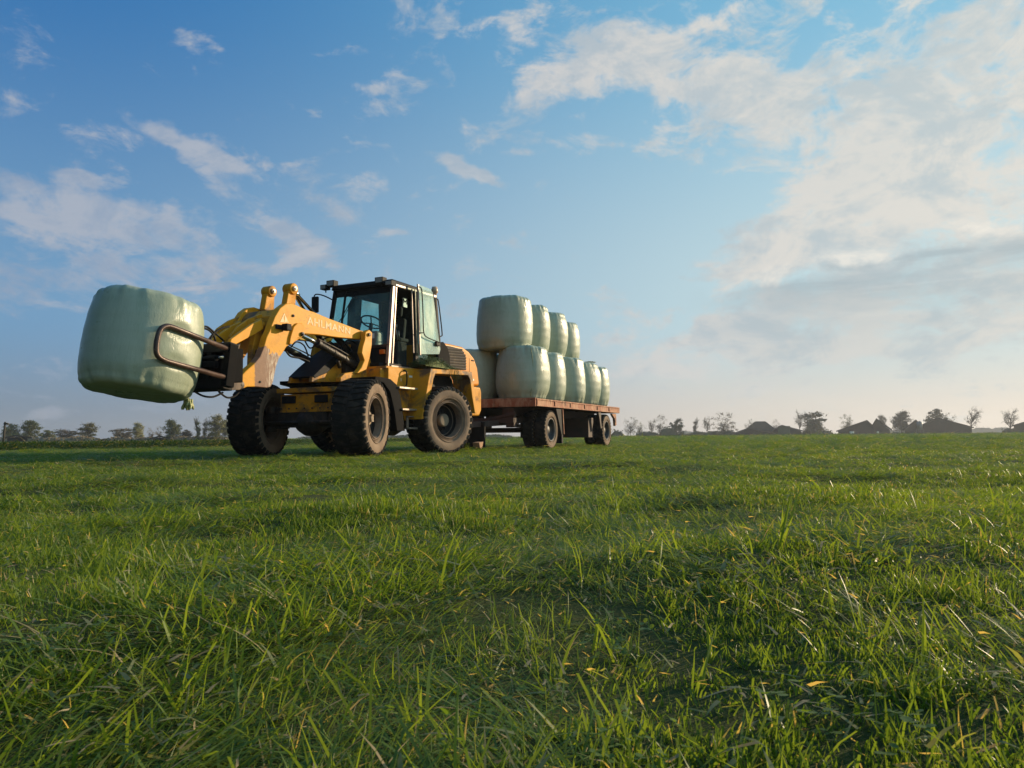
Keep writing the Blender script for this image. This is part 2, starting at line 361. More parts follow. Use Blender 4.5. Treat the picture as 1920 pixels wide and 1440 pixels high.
def wrap_mat():
    m = bpy.data.materials.new('silage_wrap'); m.use_nodes = True; t = NT(m.node_tree); b = m.node_tree.nodes['Principled BSDF']
    tc = t.new('ShaderNodeTexCoord'); P = tc.outputs['Object']; oi = t.new('ShaderNodeObjectInfo')
    s = t.new('ShaderNodeSeparateXYZ'); t.put(s.inputs[0], P)
    ad = t.new('ShaderNodeVectorMath', operation='ADD'); t.put(ad.inputs[0], P)
    cb = t.new('ShaderNodeCombineXYZ'); r10 = t.m('MULTIPLY', oi.outputs['Random'], 40); t.put(cb.inputs[0], r10); t.put(cb.inputs[1], r10)
    t.put(ad.inputs[1], cb.outputs[0]); Q = ad.outputs[0]
    n = t.noise(Q, 2.2, 6, .6, .3, scl=(1, 1, .5))
    c = t.mix(t.ramp(n, .35, .7), (.325, .375, .275, 1), (.405, .445, .34, 1))
    st = t.noise(Q, 6, 5, .6, .2, scl=(7, 7, .5)); c = t.mix(t.m('MULTIPLY', t.ramp(st, .5, .7), .35), c, (.25, .30, .205, 1))
    # overlapping film layers: faint horizontal and slanting bands
    wv = t.m('ADD', t.m('MULTIPLY', s.outputs[2], 9.0), t.m('MULTIPLY', t.noise(Q, 1.2, 3, .5), 2.2)); fr = t.m('FRACT', wv)
    ln = t.m('LESS_THAN', fr, .5); c = t.mix(t.m('MULTIPLY', ln, .06), c, (.46, .51, .40, 1))
    t.put(b.inputs['Base Color'], c)
    t.put(b.inputs['Roughness'], t.ramp(t.noise(Q, 3, 5, .6), .3, .7, .26, .46))
    b.inputs['Specular IOR Level'].default_value = .5; b.inputs['Coat Weight'].default_value = .12; b.inputs['Coat Roughness'].default_value = .18
    b.inputs['Subsurface Weight'].default_value = 0.0
    h1 = t.noise(Q, 5, 6, .65, .7, scl=(3.5, 3.5, .7)); h2 = t.noise(Q, 16, 5, .6, 1.2, scl=(1.2, 1.2, .6)); h3 = t.m('MULTIPLY', fr, .04)
    rg = t.m('ABSOLUTE', t.m('SUBTRACT', t.noise(Q, 4, 4, .6, 1.0, scl=(5, 5, 1.0)), .5)); rg = t.ramp(rg, 0, .05, .35, 0)
    h = t.m('ADD', t.m('MULTIPLY', h1, .6), t.m('ADD', t.m('MULTIPLY', h2, .35), t.m('ADD', h3, rg)))
    bp = t.new('ShaderNodeBump'); bp.inputs['Strength'].default_value = .20; bp.inputs['Distance'].default_value = .020
    t.put(bp.inputs['Height'], h); t.l.new(bp.outputs[0], b.inputs['Normal'])
    return m
M['wrap'] = wrap_mat()

# ------------------------------------------------------------------ ground height
rng = np.random.default_rng(7)
_w = []
for wl, am in ((5.2, .020), (3.3, .024), (2.1, .018), (1.3, .012), (.8, .007), (.45, .004)):
    for _ in range(3):
        th = rng.uniform(0, math.pi); _w.append((math.cos(th) / wl * 2 * math.pi, math.sin(th) / wl * 2 * math.pi, rng.uniform(0, 6.28), am * .48))
BANK = [(-60, -16), (-40, 2), (-24, 14), (-14, 21.5), (-8.6, 28.5), (-5.6, 40), (-3.5, 56), (2, 84), (20, 115), (60, 150), (140, 190), (300, 235), (700, 330)]
_bx = np.array([b[0] for b in BANK], float); _by = np.array([b[1] for b in BANK], float)
def bank_dist(x, y):
    """signed distance to the bank's foot line, positive on the far side"""
    x = np.asarray(x, float); y = np.asarray(y, float); best = np.full(x.shape, 1e9); sg = np.ones(x.shape)
    for i in range(len(BANK) - 1):
        ax, ay, bx, by = _bx[i], _by[i], _bx[i + 1], _by[i + 1]; dx, dy = bx - ax, by - ay; L2 = dx * dx + dy * dy
        t = np.clip(((x - ax) * dx + (y - ay) * dy) / L2, 0, 1); ex = x - ax - t * dx; ey = y - ay - t * dy
        d = np.hypot(ex, ey); s = np.sign(dx * ey - dy * ex); m = d < best
        best = np.where(m, d, best); sg = np.where(m, s, sg)
    return best * sg
def hgt(x, y):
    x = np.asarray(x, float); y = np.asarray(y, float); h = np.zeros(np.broadcast(x, y).shape)
    for kx, ky, p, a in _w: h = h + a * np.sin(kx * x + ky * y + p)
    d = np.hypot(x, y); fade = np.clip(1.25 - d / 16, .22, 1) * np.clip(1.6 - d / 90, 0, 1)
    h = h * fade
    b = bank_dist(x, y); k = np.clip(b / 1.6, 0, 1); k = k * k * (3 - 2 * k)
    return h + .10 * k * np.clip(1.3 - d / 60, 0, 1)

# ------------------------------------------------------------------ ground sheet
def ground_mat():
    m = bpy.data.materials.new('field_ground'); m.use_nodes = True; t = NT(m.node_tree); b = m.node_tree.nodes['Principled BSDF']
    g = t.new('ShaderNodeNewGeometry'); P = g.outputs['Position']
    s = t.new('ShaderNodeSeparateXYZ'); t.put(s.inputs[0], P)
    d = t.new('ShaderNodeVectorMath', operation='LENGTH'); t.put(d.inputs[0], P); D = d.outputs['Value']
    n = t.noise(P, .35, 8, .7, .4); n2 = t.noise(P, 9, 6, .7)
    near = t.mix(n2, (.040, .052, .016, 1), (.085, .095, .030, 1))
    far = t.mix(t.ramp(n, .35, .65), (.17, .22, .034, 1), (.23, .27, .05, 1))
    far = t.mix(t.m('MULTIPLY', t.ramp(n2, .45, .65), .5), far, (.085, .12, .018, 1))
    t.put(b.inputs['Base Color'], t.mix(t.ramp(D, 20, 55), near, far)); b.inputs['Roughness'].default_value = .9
    b.inputs['Specular IOR Level'].default_value = .1
    bp = t.new('ShaderNodeBump'); bp.inputs['Strength'].default_value = .8; bp.inputs['Distance'].default_value = .05
    t.put(bp.inputs['Height'], t.noise(P, 5, 8, .75)); t.l.new(bp.outputs[0], b.inputs['Normal'])
    return m
def axis(lim, fine, step):
    a = list(np.arange(0, fine, step)); v = fine; st = step
    while v < lim: a.append(v); st *= 1.14; v += st
    a.append(lim); return np.array(a)
ax_p = axis(5000, 14, .16); xs = np.concatenate([-ax_p[:0:-1], ax_p]); ay_p = axis(6000, 24, .16); ay_n = axis(400, 2, .3); ys = np.concatenate([-ay_n[:0:-1], ay_p])
X, Y = np.meshgrid(xs, ys); Z = hgt(X, Y)
V = np.stack([X, Y, Z], -1).reshape(-1, 3); ny, nx = X.shape
I = np.arange(ny * nx).reshape(ny, nx); Fq = np.stack([I[:-1, :-1], I[:-1, 1:], I[1:, 1:], I[1:, :-1]], -1).reshape(-1, 4)
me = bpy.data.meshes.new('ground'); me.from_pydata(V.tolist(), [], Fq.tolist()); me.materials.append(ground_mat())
me.polygons.foreach_set('use_smooth', [True] * len(Fq))
ground = bpy.data.objects.new('ground', me); COL.objects.link(ground); ground['kind'] = 'structure'

# ------------------------------------------------------------------ grass
def grass_mat(name, c1, c2, dry, dryp):
    m = bpy.data.materials.new(name); m.use_nodes = True; t = NT(m.node_tree); m.node_tree.nodes.clear()
    out = t.new('ShaderNodeOutputMaterial'); at = t.new('ShaderNodeAttribute'); at.attribute_name = 'blade'
    oi = t.new('ShaderNodeObjectInfo'); g = t.new('ShaderNodeNewGeometry')
    sp = t.new('ShaderNodeSeparateColor'); t.put(sp.inputs[0], at.outputs['Color'])
    h, r, k = sp.outputs[0], sp.outputs[1], sp.outputs[2]     # height along the blade, random, second random
    big = t.noise(g.outputs['Position'], .8, 4, .6)
    f = t.m('ADD', t.m('MULTIPLY', r, .5), t.m('ADD', t.m('MULTIPLY', oi.outputs['Random'], .25), t.m('MULTIPLY', t.m('SUBTRACT', big, .4), .6)), clamp=True)
    c = t.mix(f, (*c1, 1), (*c2, 1))
    c = t.mix(t.m('GREATER_THAN', k, 1 - dryp), c, (*dry, 1))
    df = t.new('ShaderNodeBsdfPrincipled'); t.put(df.inputs['Base Color'], c); df.inputs['Roughness'].default_value = .42
    df.inputs['Specular IOR Level'].default_value = .30
    tl = t.new('ShaderNodeBsdfTranslucent'); t.put(tl.inputs[0], t.mix(1, c, (1.7, 1.5, .5, 1), 'MULTIPLY'))
    mx = t.new('ShaderNodeMixShader'); mx.inputs[0].default_value = .5
    t.l.new(df.outputs[0], mx.inputs[1]); t.l.new(tl.outputs[0], mx.inputs[2]); t.l.new(mx.outputs[0], out.inputs[0])
    return m
GM = grass_mat('grass_blades', (.066, .134, .024), (.225, .305, .058), (.42, .34, .18), .05)
GB = grass_mat('rough_grass_blades', (.024, .052, .010), (.050, .085, .016), (.26, .22, .11), .05)
GC = grass_mat('dry_clippings', (.16, .19, .07), (.34, .34, .17), (.50, .38, .22), .25)
def blade_mesh(name, m, nb, rad, hmin, hmax, wid, lean, seed, seg=4, flat=0.0):
    r = random.Random(seed); vs = []; fs = []; cols = []
    for _ in range(nb):
        a = r.uniform(0, 6.283); q = rad * math.sqrt(r.random()); bx, by = q * math.cos(a), q * math.sin(a)
        H = hmin + (hmax - hmin) * r.random() ** 1.5; w = wid * r.uniform(.6, 1.3); th = r.uniform(0, 6.283)
        ln = lean * r.uniform(.25, 1.3); ld = r.gauss(0, .9) if flat else r.uniform(0, 6.283)
        cv = r.uniform(.2, 1.3); rr, kk = r.random(), r.random(); o = len(vs)
        sx, sy = math.cos(th), math.sin(th); x, y, z = bx, by, -.01; ang = ln * .35 + flat * r.uniform(.4, 1)
        cut = r.random() < .30                                   # mown blades end bluntly
        for i in range(seg + 1):
            t = i / seg; ww = w * (1 - t ** 2.2) * .5 + w * .04
            if cut: ww = w * .5 * (1 - .25 * t)
            if i == seg and not cut:
                vs.append((x, y, z)); cols.append((t, rr, kk, 1))
            else:
                vs += [(x - sx * ww, y - sy * ww, z), (x + sx * ww, y + sy * ww, z + .15 * ww)]; cols += [(t, rr, kk, 1)] * 2
            st = H / seg; x += st * math.sin(ang) * math.cos(ld); y += st * math.sin(ang) * math.sin(ld); z += st * math.cos(ang)
            ang += ln * cv / seg; ang = min(ang, 1.9)
        for i in range(seg):
            b = o + 2 * i
            if i == seg - 1 and not cut: fs.append((b, b + 1, b + 2))
            else: fs.append((b, b + 1, b + 3, b + 2))
    me = bpy.data.meshes.new(name); me.from_pydata(vs, [], fs); me.materials.append(m)
    ca = me.color_attributes.new('blade', 'FLOAT_COLOR', 'POINT'); ca.data.foreach_set('color', [c for q in cols for c in q])
    me.polygons.foreach_set('use_smooth', [True] * len(fs))
    return bpy.data.objects.new(name, me)
def scatter(name, protos, pts, rot, scl, idx, label, parentmat=None):
    pc = bpy.data.collections.new(name + '_tufts')
    for p in protos: pc.objects.link(p)
    me = bpy.data.meshes.new(name); me.from_pydata(pts.tolist(), [], [])
    for nm, ar in (('rot', rot), ('scl', scl)):
        a = me.attributes.new(nm, 'FLOAT_VECTOR', 'POINT'); a.data.foreach_set('vector', ar.astype(np.float32).ravel())
    a = me.attributes.new('idx', 'INT', 'POINT'); a.data.foreach_set('value', idx.astype(np.int32))
    o = bpy.data.objects.new(name, me); COL.objects.link(o)
    ng = bpy.data.node_groups.new(name + '_nodes', 'GeometryNodeTree')
    ng.interface.new_socket('Geometry', in_out='INPUT', socket_type='NodeSocketGeometry'); ng.interface.new_socket('Geometry', in_out='OUTPUT', socket_type='NodeSocketGeometry')
    N = ng.nodes; gi = N.new('NodeGroupInput'); go = N.new('NodeGroupOutput'); ip = N.new('GeometryNodeInstanceOnPoints')
    ci = N.new('GeometryNodeCollectionInfo'); ci.inputs['Collection'].default_value = pc; ci.inputs['Separate Children'].default_value = True; ci.inputs['Reset Children'].default_value = True
    def att(nm, dt): n = N.new('GeometryNodeInputNamedAttribute'); n.data_type = dt; n.inputs['Name'].default_value = nm; return n.outputs['Attribute']
    er = N.new('FunctionNodeEulerToRotation'); L = ng.links
    L.new(att('rot', 'FLOAT_VECTOR'), er.inputs[0]); L.new(er.outputs[0], ip.inputs['Rotation']); L.new(att('scl', 'FLOAT_VECTOR'), ip.inputs['Scale'])
    L.new(att('idx', 'INT'), ip.inputs['Instance Index']); ip.inputs['Pick Instance'].default_value = True
    L.new(gi.outputs[0], ip.inputs['Points']); L.new(ci.outputs[0], ip.inputs['Instance']); L.new(ip.outputs[0], go.inputs[0])
    md = o.modifiers.new('grass', 'NODES'); md.node_group = ng
    return tag(o, label, 'grass', kind='stuff')
def field_noise(x, y, wl, seed):
    r = np.random.default_rng(seed); h = 0
    for _ in range(6):
        th = r.uniform(0, 6.28); k = 2 * math.pi / (wl * r.uniform(.7, 1.4)); h = h + np.sin(k * (x * math.cos(th) + y * math.sin(th)) + r.uniform(0, 6.28))
    return h / 6 ** .5
def zone(d0, d1, dens, r):
    n = int(dens * (2 * d1 * .78 + 3) * (d1 - d0 + .0)); x = r.uniform(-(.78 * d1 + 1.5), .78 * d1 + 1.5, n); y = r.uniform(d0, d1, n)
    k = np.abs(x) < .78 * y + 1.5; return x[k], y[k]
def make_grass():
    r = np.random.default_rng(11)
    # 0-3 upright young tufts, 4-6 laid-over mown grass, 7-8 short stubble, 9 tall single blades
    P = [blade_mesh('grass_tuft', GM, 56, .045, .014, .052, .0025, 1.15, 20 + i) for i in range(4)]
    P += [blade_mesh('laid_grass_tuft', GM, 56, .055, .03, .095, .0026, 1.15, 40 + i, flat=1.3) for i in range(3)]
    P += [blade_mesh('stubble_tuft', GM, 54, .05, .010, .030, .0026, 1.0, 60 + i) for i in range(2)]
    P += [blade_mesh('tall_blades', GM, 3, .03, .05, .12, .0042, .6, 70)]
    P += [blade_mesh('grass_clippings', GC, 9, .09, .015, .05, .0045, 1.2, 75 + i, seg=2, flat=1.5) for i in range(2)]
    cv = bpy.data.meshes.new('clover'); vs = []; fs = []; cols = []; rr = random.Random(8)
    for _ in range(16):
        cx, cy, cz = rr.uniform(-.06, .06), rr.uniform(-.06, .06), rr.uniform(.012, .045); a0 = rr.uniform(0, 6.28); k1, k2 = rr.random() * .5, rr.random() * .9
        for j in range(3):
            a = a0 + j * 2.094; o = len(vs); R_ = rr.uniform(.0025, .0045); tz = rr.uniform(-.3, .5)
            for q in range(8):
                b = q * .785; px_, py_ = math.cos(a) * R_ * 1.05 + math.cos(b) * R_, math.sin(a) * R_ * 1.05 + math.sin(b) * R_
                vs.append((cx + px_, cy + py_, cz + tz * math.hypot(px_, py_))); cols.append((.6, k1, k2, 1))
            fs.append(tuple(range(o, o + 8)))
    cv.from_pydata(vs, [], fs); cv.materials.append(GM); ca = cv.color_attributes.new('blade', 'FLOAT_COLOR', 'POINT'); ca.data.foreach_set('color', [c for q in cols for c in q]); P.append(bpy.data.objects.new('clover', cv))
    for i, p in enumerate(P): p.name = '%02d_%s' % (i, p.name)     # collection order = name order
    XS = []; YS = []; SS = []; SZ = []
    for d0, d1, dens, s, sz in ((-.8, .45, 250, 1.1, .8), (.45, 1.6, 1250, 1, 1), (1.6, 3.2, 950, 1.1, .88), (3.2, 7, 480, 1.35, .68), (7, 14, 210, 1.9, .58), (14, 28, 75, 2.9, .55), (28, 60, 17, 5.5, .62), (60, 110, 3, 10, .7)):
        x, y = zone(d0, d1, dens, r)
        XS.append(x); YS.append(y); SS.append(np.full(len(x), s)); SZ.append(np.full(len(x), sz))
    x = np.concatenate(XS); y = np.concatenate(YS); s = np.concatenate(SS); sz = np.concatenate(SZ)
    k = (np.hypot(x, y) > .42) & (bank_dist(x, y) < .5); x, y, s, sz = x[k], y[k], s[k], sz[k]
    n = len(x); a = field_noise(x, y, 1.5, 3) + .35 * field_noise(x, y, .5, 4); b = field_noise(x, y, 3.5, 5); c = r.random(n)
    idx = r.integers(0, 4, n)
    laid = (a + b * .5 > .10 + c * .7 - .35); idx = np.where(laid, r.integers(4, 7, n), idx)
    stub = (~laid) & (b + r.normal(0, .4, n) > .35); idx = np.where(stub, r.integers(7, 9, n), idx)
    d = np.hypot(x, y); far = d > 8; idx = np.where(far & (r.random(n) < .45), r.integers(7, 9, n), idx)
    tall = r.random(n) < np.where(d < 6, .035, .012); idx = np.where(tall, 9, idx); clp = r.random(n) < .085 + .05 * (b > .3); idx = np.where(clp, r.integers(10, 12, n), idx); idx = np.where((d < 4) & (r.random(n) < .012), 12, idx)
    yaw = r.uniform(0, 6.283, n); dirf = 2.6 * field_noise(x, y, 1.8, 9) + r.normal(0, .8, n) + .3
    yaw = np.where((idx >= 4) & (idx < 7), dirf, yaw)
    rot = np.stack([r.normal(0, .16, n), r.normal(0, .16, n), yaw], -1)
    vv = r.uniform(.75, 1.25, n) * (1 + .22 * field_noise(x, y, 1.1, 21)); 
    scl = np.stack([s * vv, s * vv, sz * vv * r.uniform(.8, 1.2, n) * np.clip(1 + .42 * field_noise(x, y, .42, 31) * np.clip(2 - np.hypot(x, y) / 5, 0, 1) * .8, .55, 1.8)], -1)
    z = hgt(x, y) - .004 + np.where((idx >= 10) & (idx < 12), .024 * sz, 0)
    scatter('grass', P, np.stack([x, y, z], -1), rot, scl, idx, 'mown green meadow grass with laid-over tufts across the field')
    # bank of unmown rough grass behind
    x = []; y = []
    for i in range(3, len(BANK) - 2):
        ax, ay, bx, by = _bx[i], _by[i], _bx[i + 1], _by[i + 1]; L = math.hypot(bx - ax, by - ay); D = math.hypot((ax + bx) / 2, (ay + by) / 2)
        m = int(L * 6.0 * 60 * (25 / D) ** 1.7); t = r.random(m); w = r.uniform(-.15, 6.0, m); nx_, ny_ = -(by - ay) / L, (bx - ax) / L
        x.append(ax + t * (bx - ax) + nx_ * w); y.append(ay + t * (by - ay) + ny_ * w)
    for _ in (0,):
        m = 2600; t = r.random(m) ** .7; w = r.uniform(-.15, 6, m); x.append(-24 + t * 10 - .6 * w); y.append(14 + t * 7.5 + .8 * w)
    x = np.concatenate(x); y = np.concatenate(y); k = bank_dist(x, y) > -.2; x, y = x[k], y[k]; n = len(x); d = np.hypot(x, y)
    Bp = [blade_mesh('rough_grass_tuft', GB, 40, .10, .07, .20, .010, .9, 90 + i) for i in range(3)]
    for i, p in enumerate(Bp): p.name = '%02d_%s' % (i, p.name)
    s = (1 + d / 40) * r.uniform(.7, 1.3, n); up = np.clip(bank_dist(x, y) / 2.0, 0.35, 1)
    scl = np.stack([s * 1.5, s * 1.5, up * r.uniform(.6, 1.15, n)], -1)
    scatter('rough_grass', Bp, np.stack([x, y, hgt(x, y) - .01], -1), np.stack([r.normal(0, .12, n), r.normal(0, .12, n), r.uniform(0, 6.28, n)], -1), scl,
            r.integers(0, 3, n), 'dark unmown rough grass on the low bank beyond the field')
make_grass()

# ------------------------------------------------------------------ loader frame
LF = Frame((-2.82, 13.48), (-.446, -.895))
def L3(c, px, py, dy=0): p = LF.onY(c, px, py); return Vector((p.x, p.y + dy, p.z))

def tyre(Rr, w, rim, lugs, lugd, sym=False):
    """tyre mesh: slot 0 tread rubber, slot 1 dusty side wall"""
    mb = MB(); h = w / 2
    prof = [(rim * .98, h * .60), (rim * 1.04, h * .80), (rim * 1.16, h * .97), (rim + (Rr - rim) * .45, h * 1.02), (Rr * .90, h * .98), (Rr * .955, h * .90),
            (Rr - lugd * 1.3, h * .80), (Rr - lugd, h * .4), (Rr - lugd, 0)]
    prof = prof + [(a, -b) for a, b in prof[-2::-1]]
    n = 96; mm = []
    for i in range(len(prof) - 1):
        am = abs(prof[i][1] + prof[i + 1][1]) / 2; rm = (prof[i][0] + prof[i + 1][0]) / 2
        mm.append(1 if (rm < Rr * .95 and am > h * .5) else 0)
    mb.lathe(prof, n, mis=mm)
    # tread lugs, slanted bars from the centre line out over the shoulder
    for side in (-1, 1):
        for k in range(lugs):
            th0 = 2 * math.pi * (k + (0.5 if side > 0 else 0)) / lugs; wd = 2 * math.pi / lugs * .30
            sec = [(.06, 0.0, Rr), (.45, .10, Rr), (.82, .24, Rr * .992), (.99, .30, Rr * .962), (1.03, .31, Rr * .93)]
            vs = []
            for (ay, sk, rr) in sec:
                for (dt, dr) in ((-wd, 0), (wd, 0), (wd * 1.15, -lugd * 1.4), (-wd * 1.15, -lugd * 1.4)):
                    th = th0 + dt + sk * 1.1 * (2 * math.pi / lugs) * 1.2; q = rr + dr
                    vs.append((q * math.cos(th), side * h * ay, q * math.sin(th)))
            fs = []
            for i in range(len(sec) - 1):
                for j in range(4): fs.append((i * 4 + j, i * 4 + (j + 1) % 4, i * 4 + 4 + (j + 1) % 4, i * 4 + 4 + j))
            fs += [(0, 1, 2, 3), tuple(len(vs) - 4 + j for j in (3, 2, 1, 0))]
            mb.add(vs, fs, 0)
    # raised rings on the side wall
    for side in (-1, 1):
        for q in (.97, 1.10, 1.32):
            rr = rim * q + .02; pts = [(rr * math.cos(a), side * h * (.90 if q < 1 else 1.0), rr * math.sin(a)) for a in np.linspace(0, 2 * math.pi, 64, endpoint=False)]
            mb.tube(pts, .006, 5, 1, closed=True)
    return mb
def big_wheel(parent, loc, rz, out, label):
    w = empty('wheel', loc, rz); w.parent = parent; w['label'] = label
    tyre(.616, .53, .34, 32, .024).build('tyre', [M['rubber'], M['tyrewall']], w)
    s = out; mb = MB()
    pr = [(.345, .17), (.350, .22), (.318, .232), (.306, .20), (.296, .12)]
    mb.lathe([(a, b * s) for a, b in pr], 64); 
    pts = [(.318 * math.cos(a), s * .236, .318 * math.sin(a)) for a in np.linspace(0, 2 * math.pi, 64, endpoint=False)]; mb.tube(pts, .008, 6, 0, closed=True)
    pts = [(.268 * math.cos(a), s * .06, .268 * math.sin(a)) for a in np.linspace(0, 2 * math.pi, 64, endpoint=False)]; mb.tube(pts, .010, 6, 0, closed=True)
    mb.lathe([(.345, -.17 * s), (.35, -.22 * s), (.31, -.2 * s), (.30, .02 * s)], 48)
    mb.build('rim', M['rimdust'], w)
    mb = MB(); mb.lathe([(.298, .118 * s), (.285, .06 * s), (.20, .03 * s), (.13, .045 * s), (.001, .045 * s)], 48)
    for k in range(12):
        a = k * math.pi / 6; mb.cyl((.165 * math.cos(a), .03 * s, .165 * math.sin(a)), (.165 * math.cos(a), .065 * s, .165 * math.sin(a)), .012, 6)
    mb.build('wheel_disc', M['black'], w)
    mb = MB(); mb.lathe([(.115, .03 * s), (.115, .12 * s), (.10, .135 * s), (.001, .138 * s)], 32)
    if rz > 0:
        for k in (-1, 1): mb.box(-.05, .05, .10 * s, .19 * s, k * .045 - .012, k * .045 + .012)
        mb.cyl((0, .13 * s, 0), (0, .185 * s, 0), .055, 20)
    mb.build('hub', M['hub'], w, .004)
    return w

def build_loader():
    T = empty('wheel_loader', (LF.o.x, LF.o.y, 0), LF.rz)
    tag(T, 'yellow farm wheel loader with an open cab door gripping a bale in its clamp', 'wheel loader')
    # ---- wheels
    a, b = R(16.5), R(-14.9)
    big_wheel(T, (1.076, 1.047, .600), a, 1, 'dusty front wheel facing the sunlight'); big_wheel(T, (1.08, -1.08, .600), a, -1, 'dark shaded front wheel on the far side')
    big_wheel(T, (-1.09, 1.136, .600), b, 1, 'dusty rear wheel with its round hub showing'); big_wheel(T, (-1.09, -1.10, .600), b, -1, 'shaded rear wheel on the far side')
    # ---- front frame
    mb = MB(); mb.box(.30, 1.25, -.46, .60, .735, 1.005)
    mb.box(.30, 1.30, -.50, .64, 1.028, 1.105); mb.box(1.25, 1.262, -.47, .61, .715, .74)
    mb.build('front_frame', M['yellow'], T, .012)
    mb = MB(); mb.box(1.262, 1.29, -.40, -.12, .86, .98); mb.build('headlamp', M['black'], T, .01)
    mb = MB(); mb.box(1.262, 1.29, .28, .54, .86, .98); mb.build('headlamp', M['black'], T, .01)
    # axles
    for x0 in (1.08, -1.09):
        mb = MB(); mb.cyl((x0, -.85, .60), (x0, .85, .60), .13, 20); mb.lathe([(.001, -.24), (.16, -.22), (.23, -.08), (.23, .08), (.16, .22), (.001, .24)], 24, M=Matrix.Translation((x0, .05, .56)))
        mb.box(x0 - .17, x0 + .17, -.50, .50, .52, .73)
        for s in (-1, 1): mb.cyl((x0, s * .80, .40), (x0, s * .80, .82), .085, 16); mb.box(x0 - .09, x0 + .09, s * .6 - .06, s * .6 + .06, .45, .80)
        mb.tube([(x0 + .17, -.8, .55), (x0 + .20, 0, .55), (x0 + .17, .8, .55)], .03, 8)
        mb.build('axle', M['darkgrease'], T, .01)
    # ---- main chassis under the cab and engine
    mb = MB(); mb.box(-2.6, .45, -.48, .48, .48, 1.00); mb.build('chassis', M['darkgrease'], T, .015)
    mb = MB(); mb.box(-2.75, .30, -.42, .42, 1.00, 1.42); mb.build('engine_bay', M['black'], T, .01)
    # ---- turret and sloping front cover
    mb = MB()
    pol = LF.XZ(.22, [(584, 716), (586, 706), (604, 688), (626, 668), (650, 650), (668, 640), (692, 700), (692, 716)])
    mb.prism(pol, .16, .22); mb.prism(pol, -.28, -.22)
    for s in (1, -1):
        mb.cyl((.10, .42 * s, 1.60), (.10, .30 * s, 1.60), .10, 20)
    mb.build('turret_side', M['yellow'], T, .008)
    mb = MB(); q = [(p[0] + .004, p[1] + .004) for p in pol]
    mb.prism([q[1], q[2], q[3], q[4], (q[4][0] - .1, q[4][1] - .08), (q[3][0] - .1, q[3][1] - .1), (q[2][0] - .1, q[2][1] - .1), (q[1][0] - .06, q[1][1] - .02)], -.29, .235)
    mb.build('turret_cover', M['black'], T, .008)
    mb = MB(); mb.box(.02, .30, -.36, .36, 1.30, 1.95); mb.box(.2, .55, -.32, .32, 1.2, 1.6)
    for k in range(7): 
        r = random.Random(k); x, y, z = r.uniform(.2, .7), r.uniform(-.3, .32), r.uniform(1.45, 1.75); mb.cyl((x, y, z), (x + .12, y + .05, z + .1), r.uniform(.03, .06), 12)
    mb.build('valve_block', M['darkgrease'], T, .01)
    # ---- lift arms
    out = [(535.9, 569.5), (545.3, 568.3), (556, 572), (572, 579.7), (589, 585), (618.8, 597.7), (650, 609.4), (675.8, 619.5), (684, 621), (690, 628), (684, 637), (672.7, 636), (634, 632.8), (595, 627.3),
           (572, 625.8), (567, 632), (556, 639), (546, 645), (537.5, 650), (529.7, 662.5), (523.4, 672), (518, 687.5), (515, 703), (512.5, 716), (507.8, 725.3), (500, 727.2), (481, 725.3), (464, 725.3),
           (451.6, 730), (443, 728), (440, 720), (447, 710), (462.5, 694), (476.6, 682), (487.5, 668.7), (495, 650), (500, 632), (506, 620), (509.4, 609.4), (515.6, 593.7), (525, 578)]
    P = LF.XZ(.43, out)
    e1 = L3(.43, 500, 655); e2 = L3(.43, 478, 700); e3 = L3(.43, 505, 700)
    M['armz'] = (e1.z - .35 * e1.x - .0, e2.x, e3.x)
    M['arm'] = arm_paint()
    for s in (1, -1):
        mb = MB(); mb.prism(P, s * .43, s * .31); arm = mb.build('lift_arm', M['arm'] if s > 0 else M['arm'], T, .012, 3)
        # doubler plate round the lift cylinder pin
        dp = LF.XZ(.44, [(549, 613), (556, 606), (565, 606), (570, 613), (568, 627), (564, 633), (556, 634), (551, 640), (546, 646), (541, 645), (543, 632)])
        mb = MB(); mb.prism(dp, s * .462, s * .40); mb.build('doubler_plate', M['yellow_clean'], arm, .008)
        for (px, py, r0, d) in ((549.5, 592, .022, .445), (563, 627, .034, .49), (447, 722, .055, .49), (487.6, 716, .018, .44), (686, 628, .035, .50)):
            c = L3(.43, px, py); mb = MB(); mb.cyl((c.x, s * .40, c.z), (c.x, s * d, c.z), r0, 20); mb.cyl((c.x, s * d, c.z), (c.x, s * (d + .012), c.z), r0 * .45, 12)
            mb.build('pin', M['darkgrease'], arm, .003)
        if s > 0: near = arm
    # lettering, warning triangle, lamp bracket on the near arm
    fc = bpy.data.curves.new('txt', 'FONT'); fc.body = 'AHLMANN'; fc.size = 1; fc.extrude = .02; fc.offset = .018; fc.space_character = 1.12
    to = bpy.data.objects.new('txt', fc); COL.objects.link(to); bpy.context.view_layer.update()
    me = bpy.data.meshes.new_from_object(to.evaluated_get(bpy.context.evaluated_depsgraph_get())); bpy.data.objects.remove(to)
    v = np.array([q.co[:] for q in me.vertices]); v[:, 0] -= v[:, 0].min(); wd = v[:, 0].max(); cap = v[:, 1].max()
    pa, pb = L3(.43, 575.5, 607.5), L3(.43, 656.5, 627); ex = (pb - pa); exl = ex.length; ex.normalize(); hh = (L3(.43, 579, 593.5) - pa).z
    for i, q in enumerate(me.vertices):
        t_ = v[i, 0] / wd; p = pa + ex * (exl * t_) + Vector((0, 0, 1)) * (v[i, 1] / cap * hh * (1 - .14 * t_)); q.co = (p.x, .4325 + v[i, 2] * .05, p.z)
    me.materials.append(M['letter']); lo = bpy.data.objects.new('lettering', me); COL.objects.link(lo); lo.parent = near
    mb = MB(); t = LF.XZ(.4325, [(533, 587), (525, 604), (541.5, 605)]); mb.prism(t, .431, .4335); mb.build('warning_triangle', M['letter'], near)
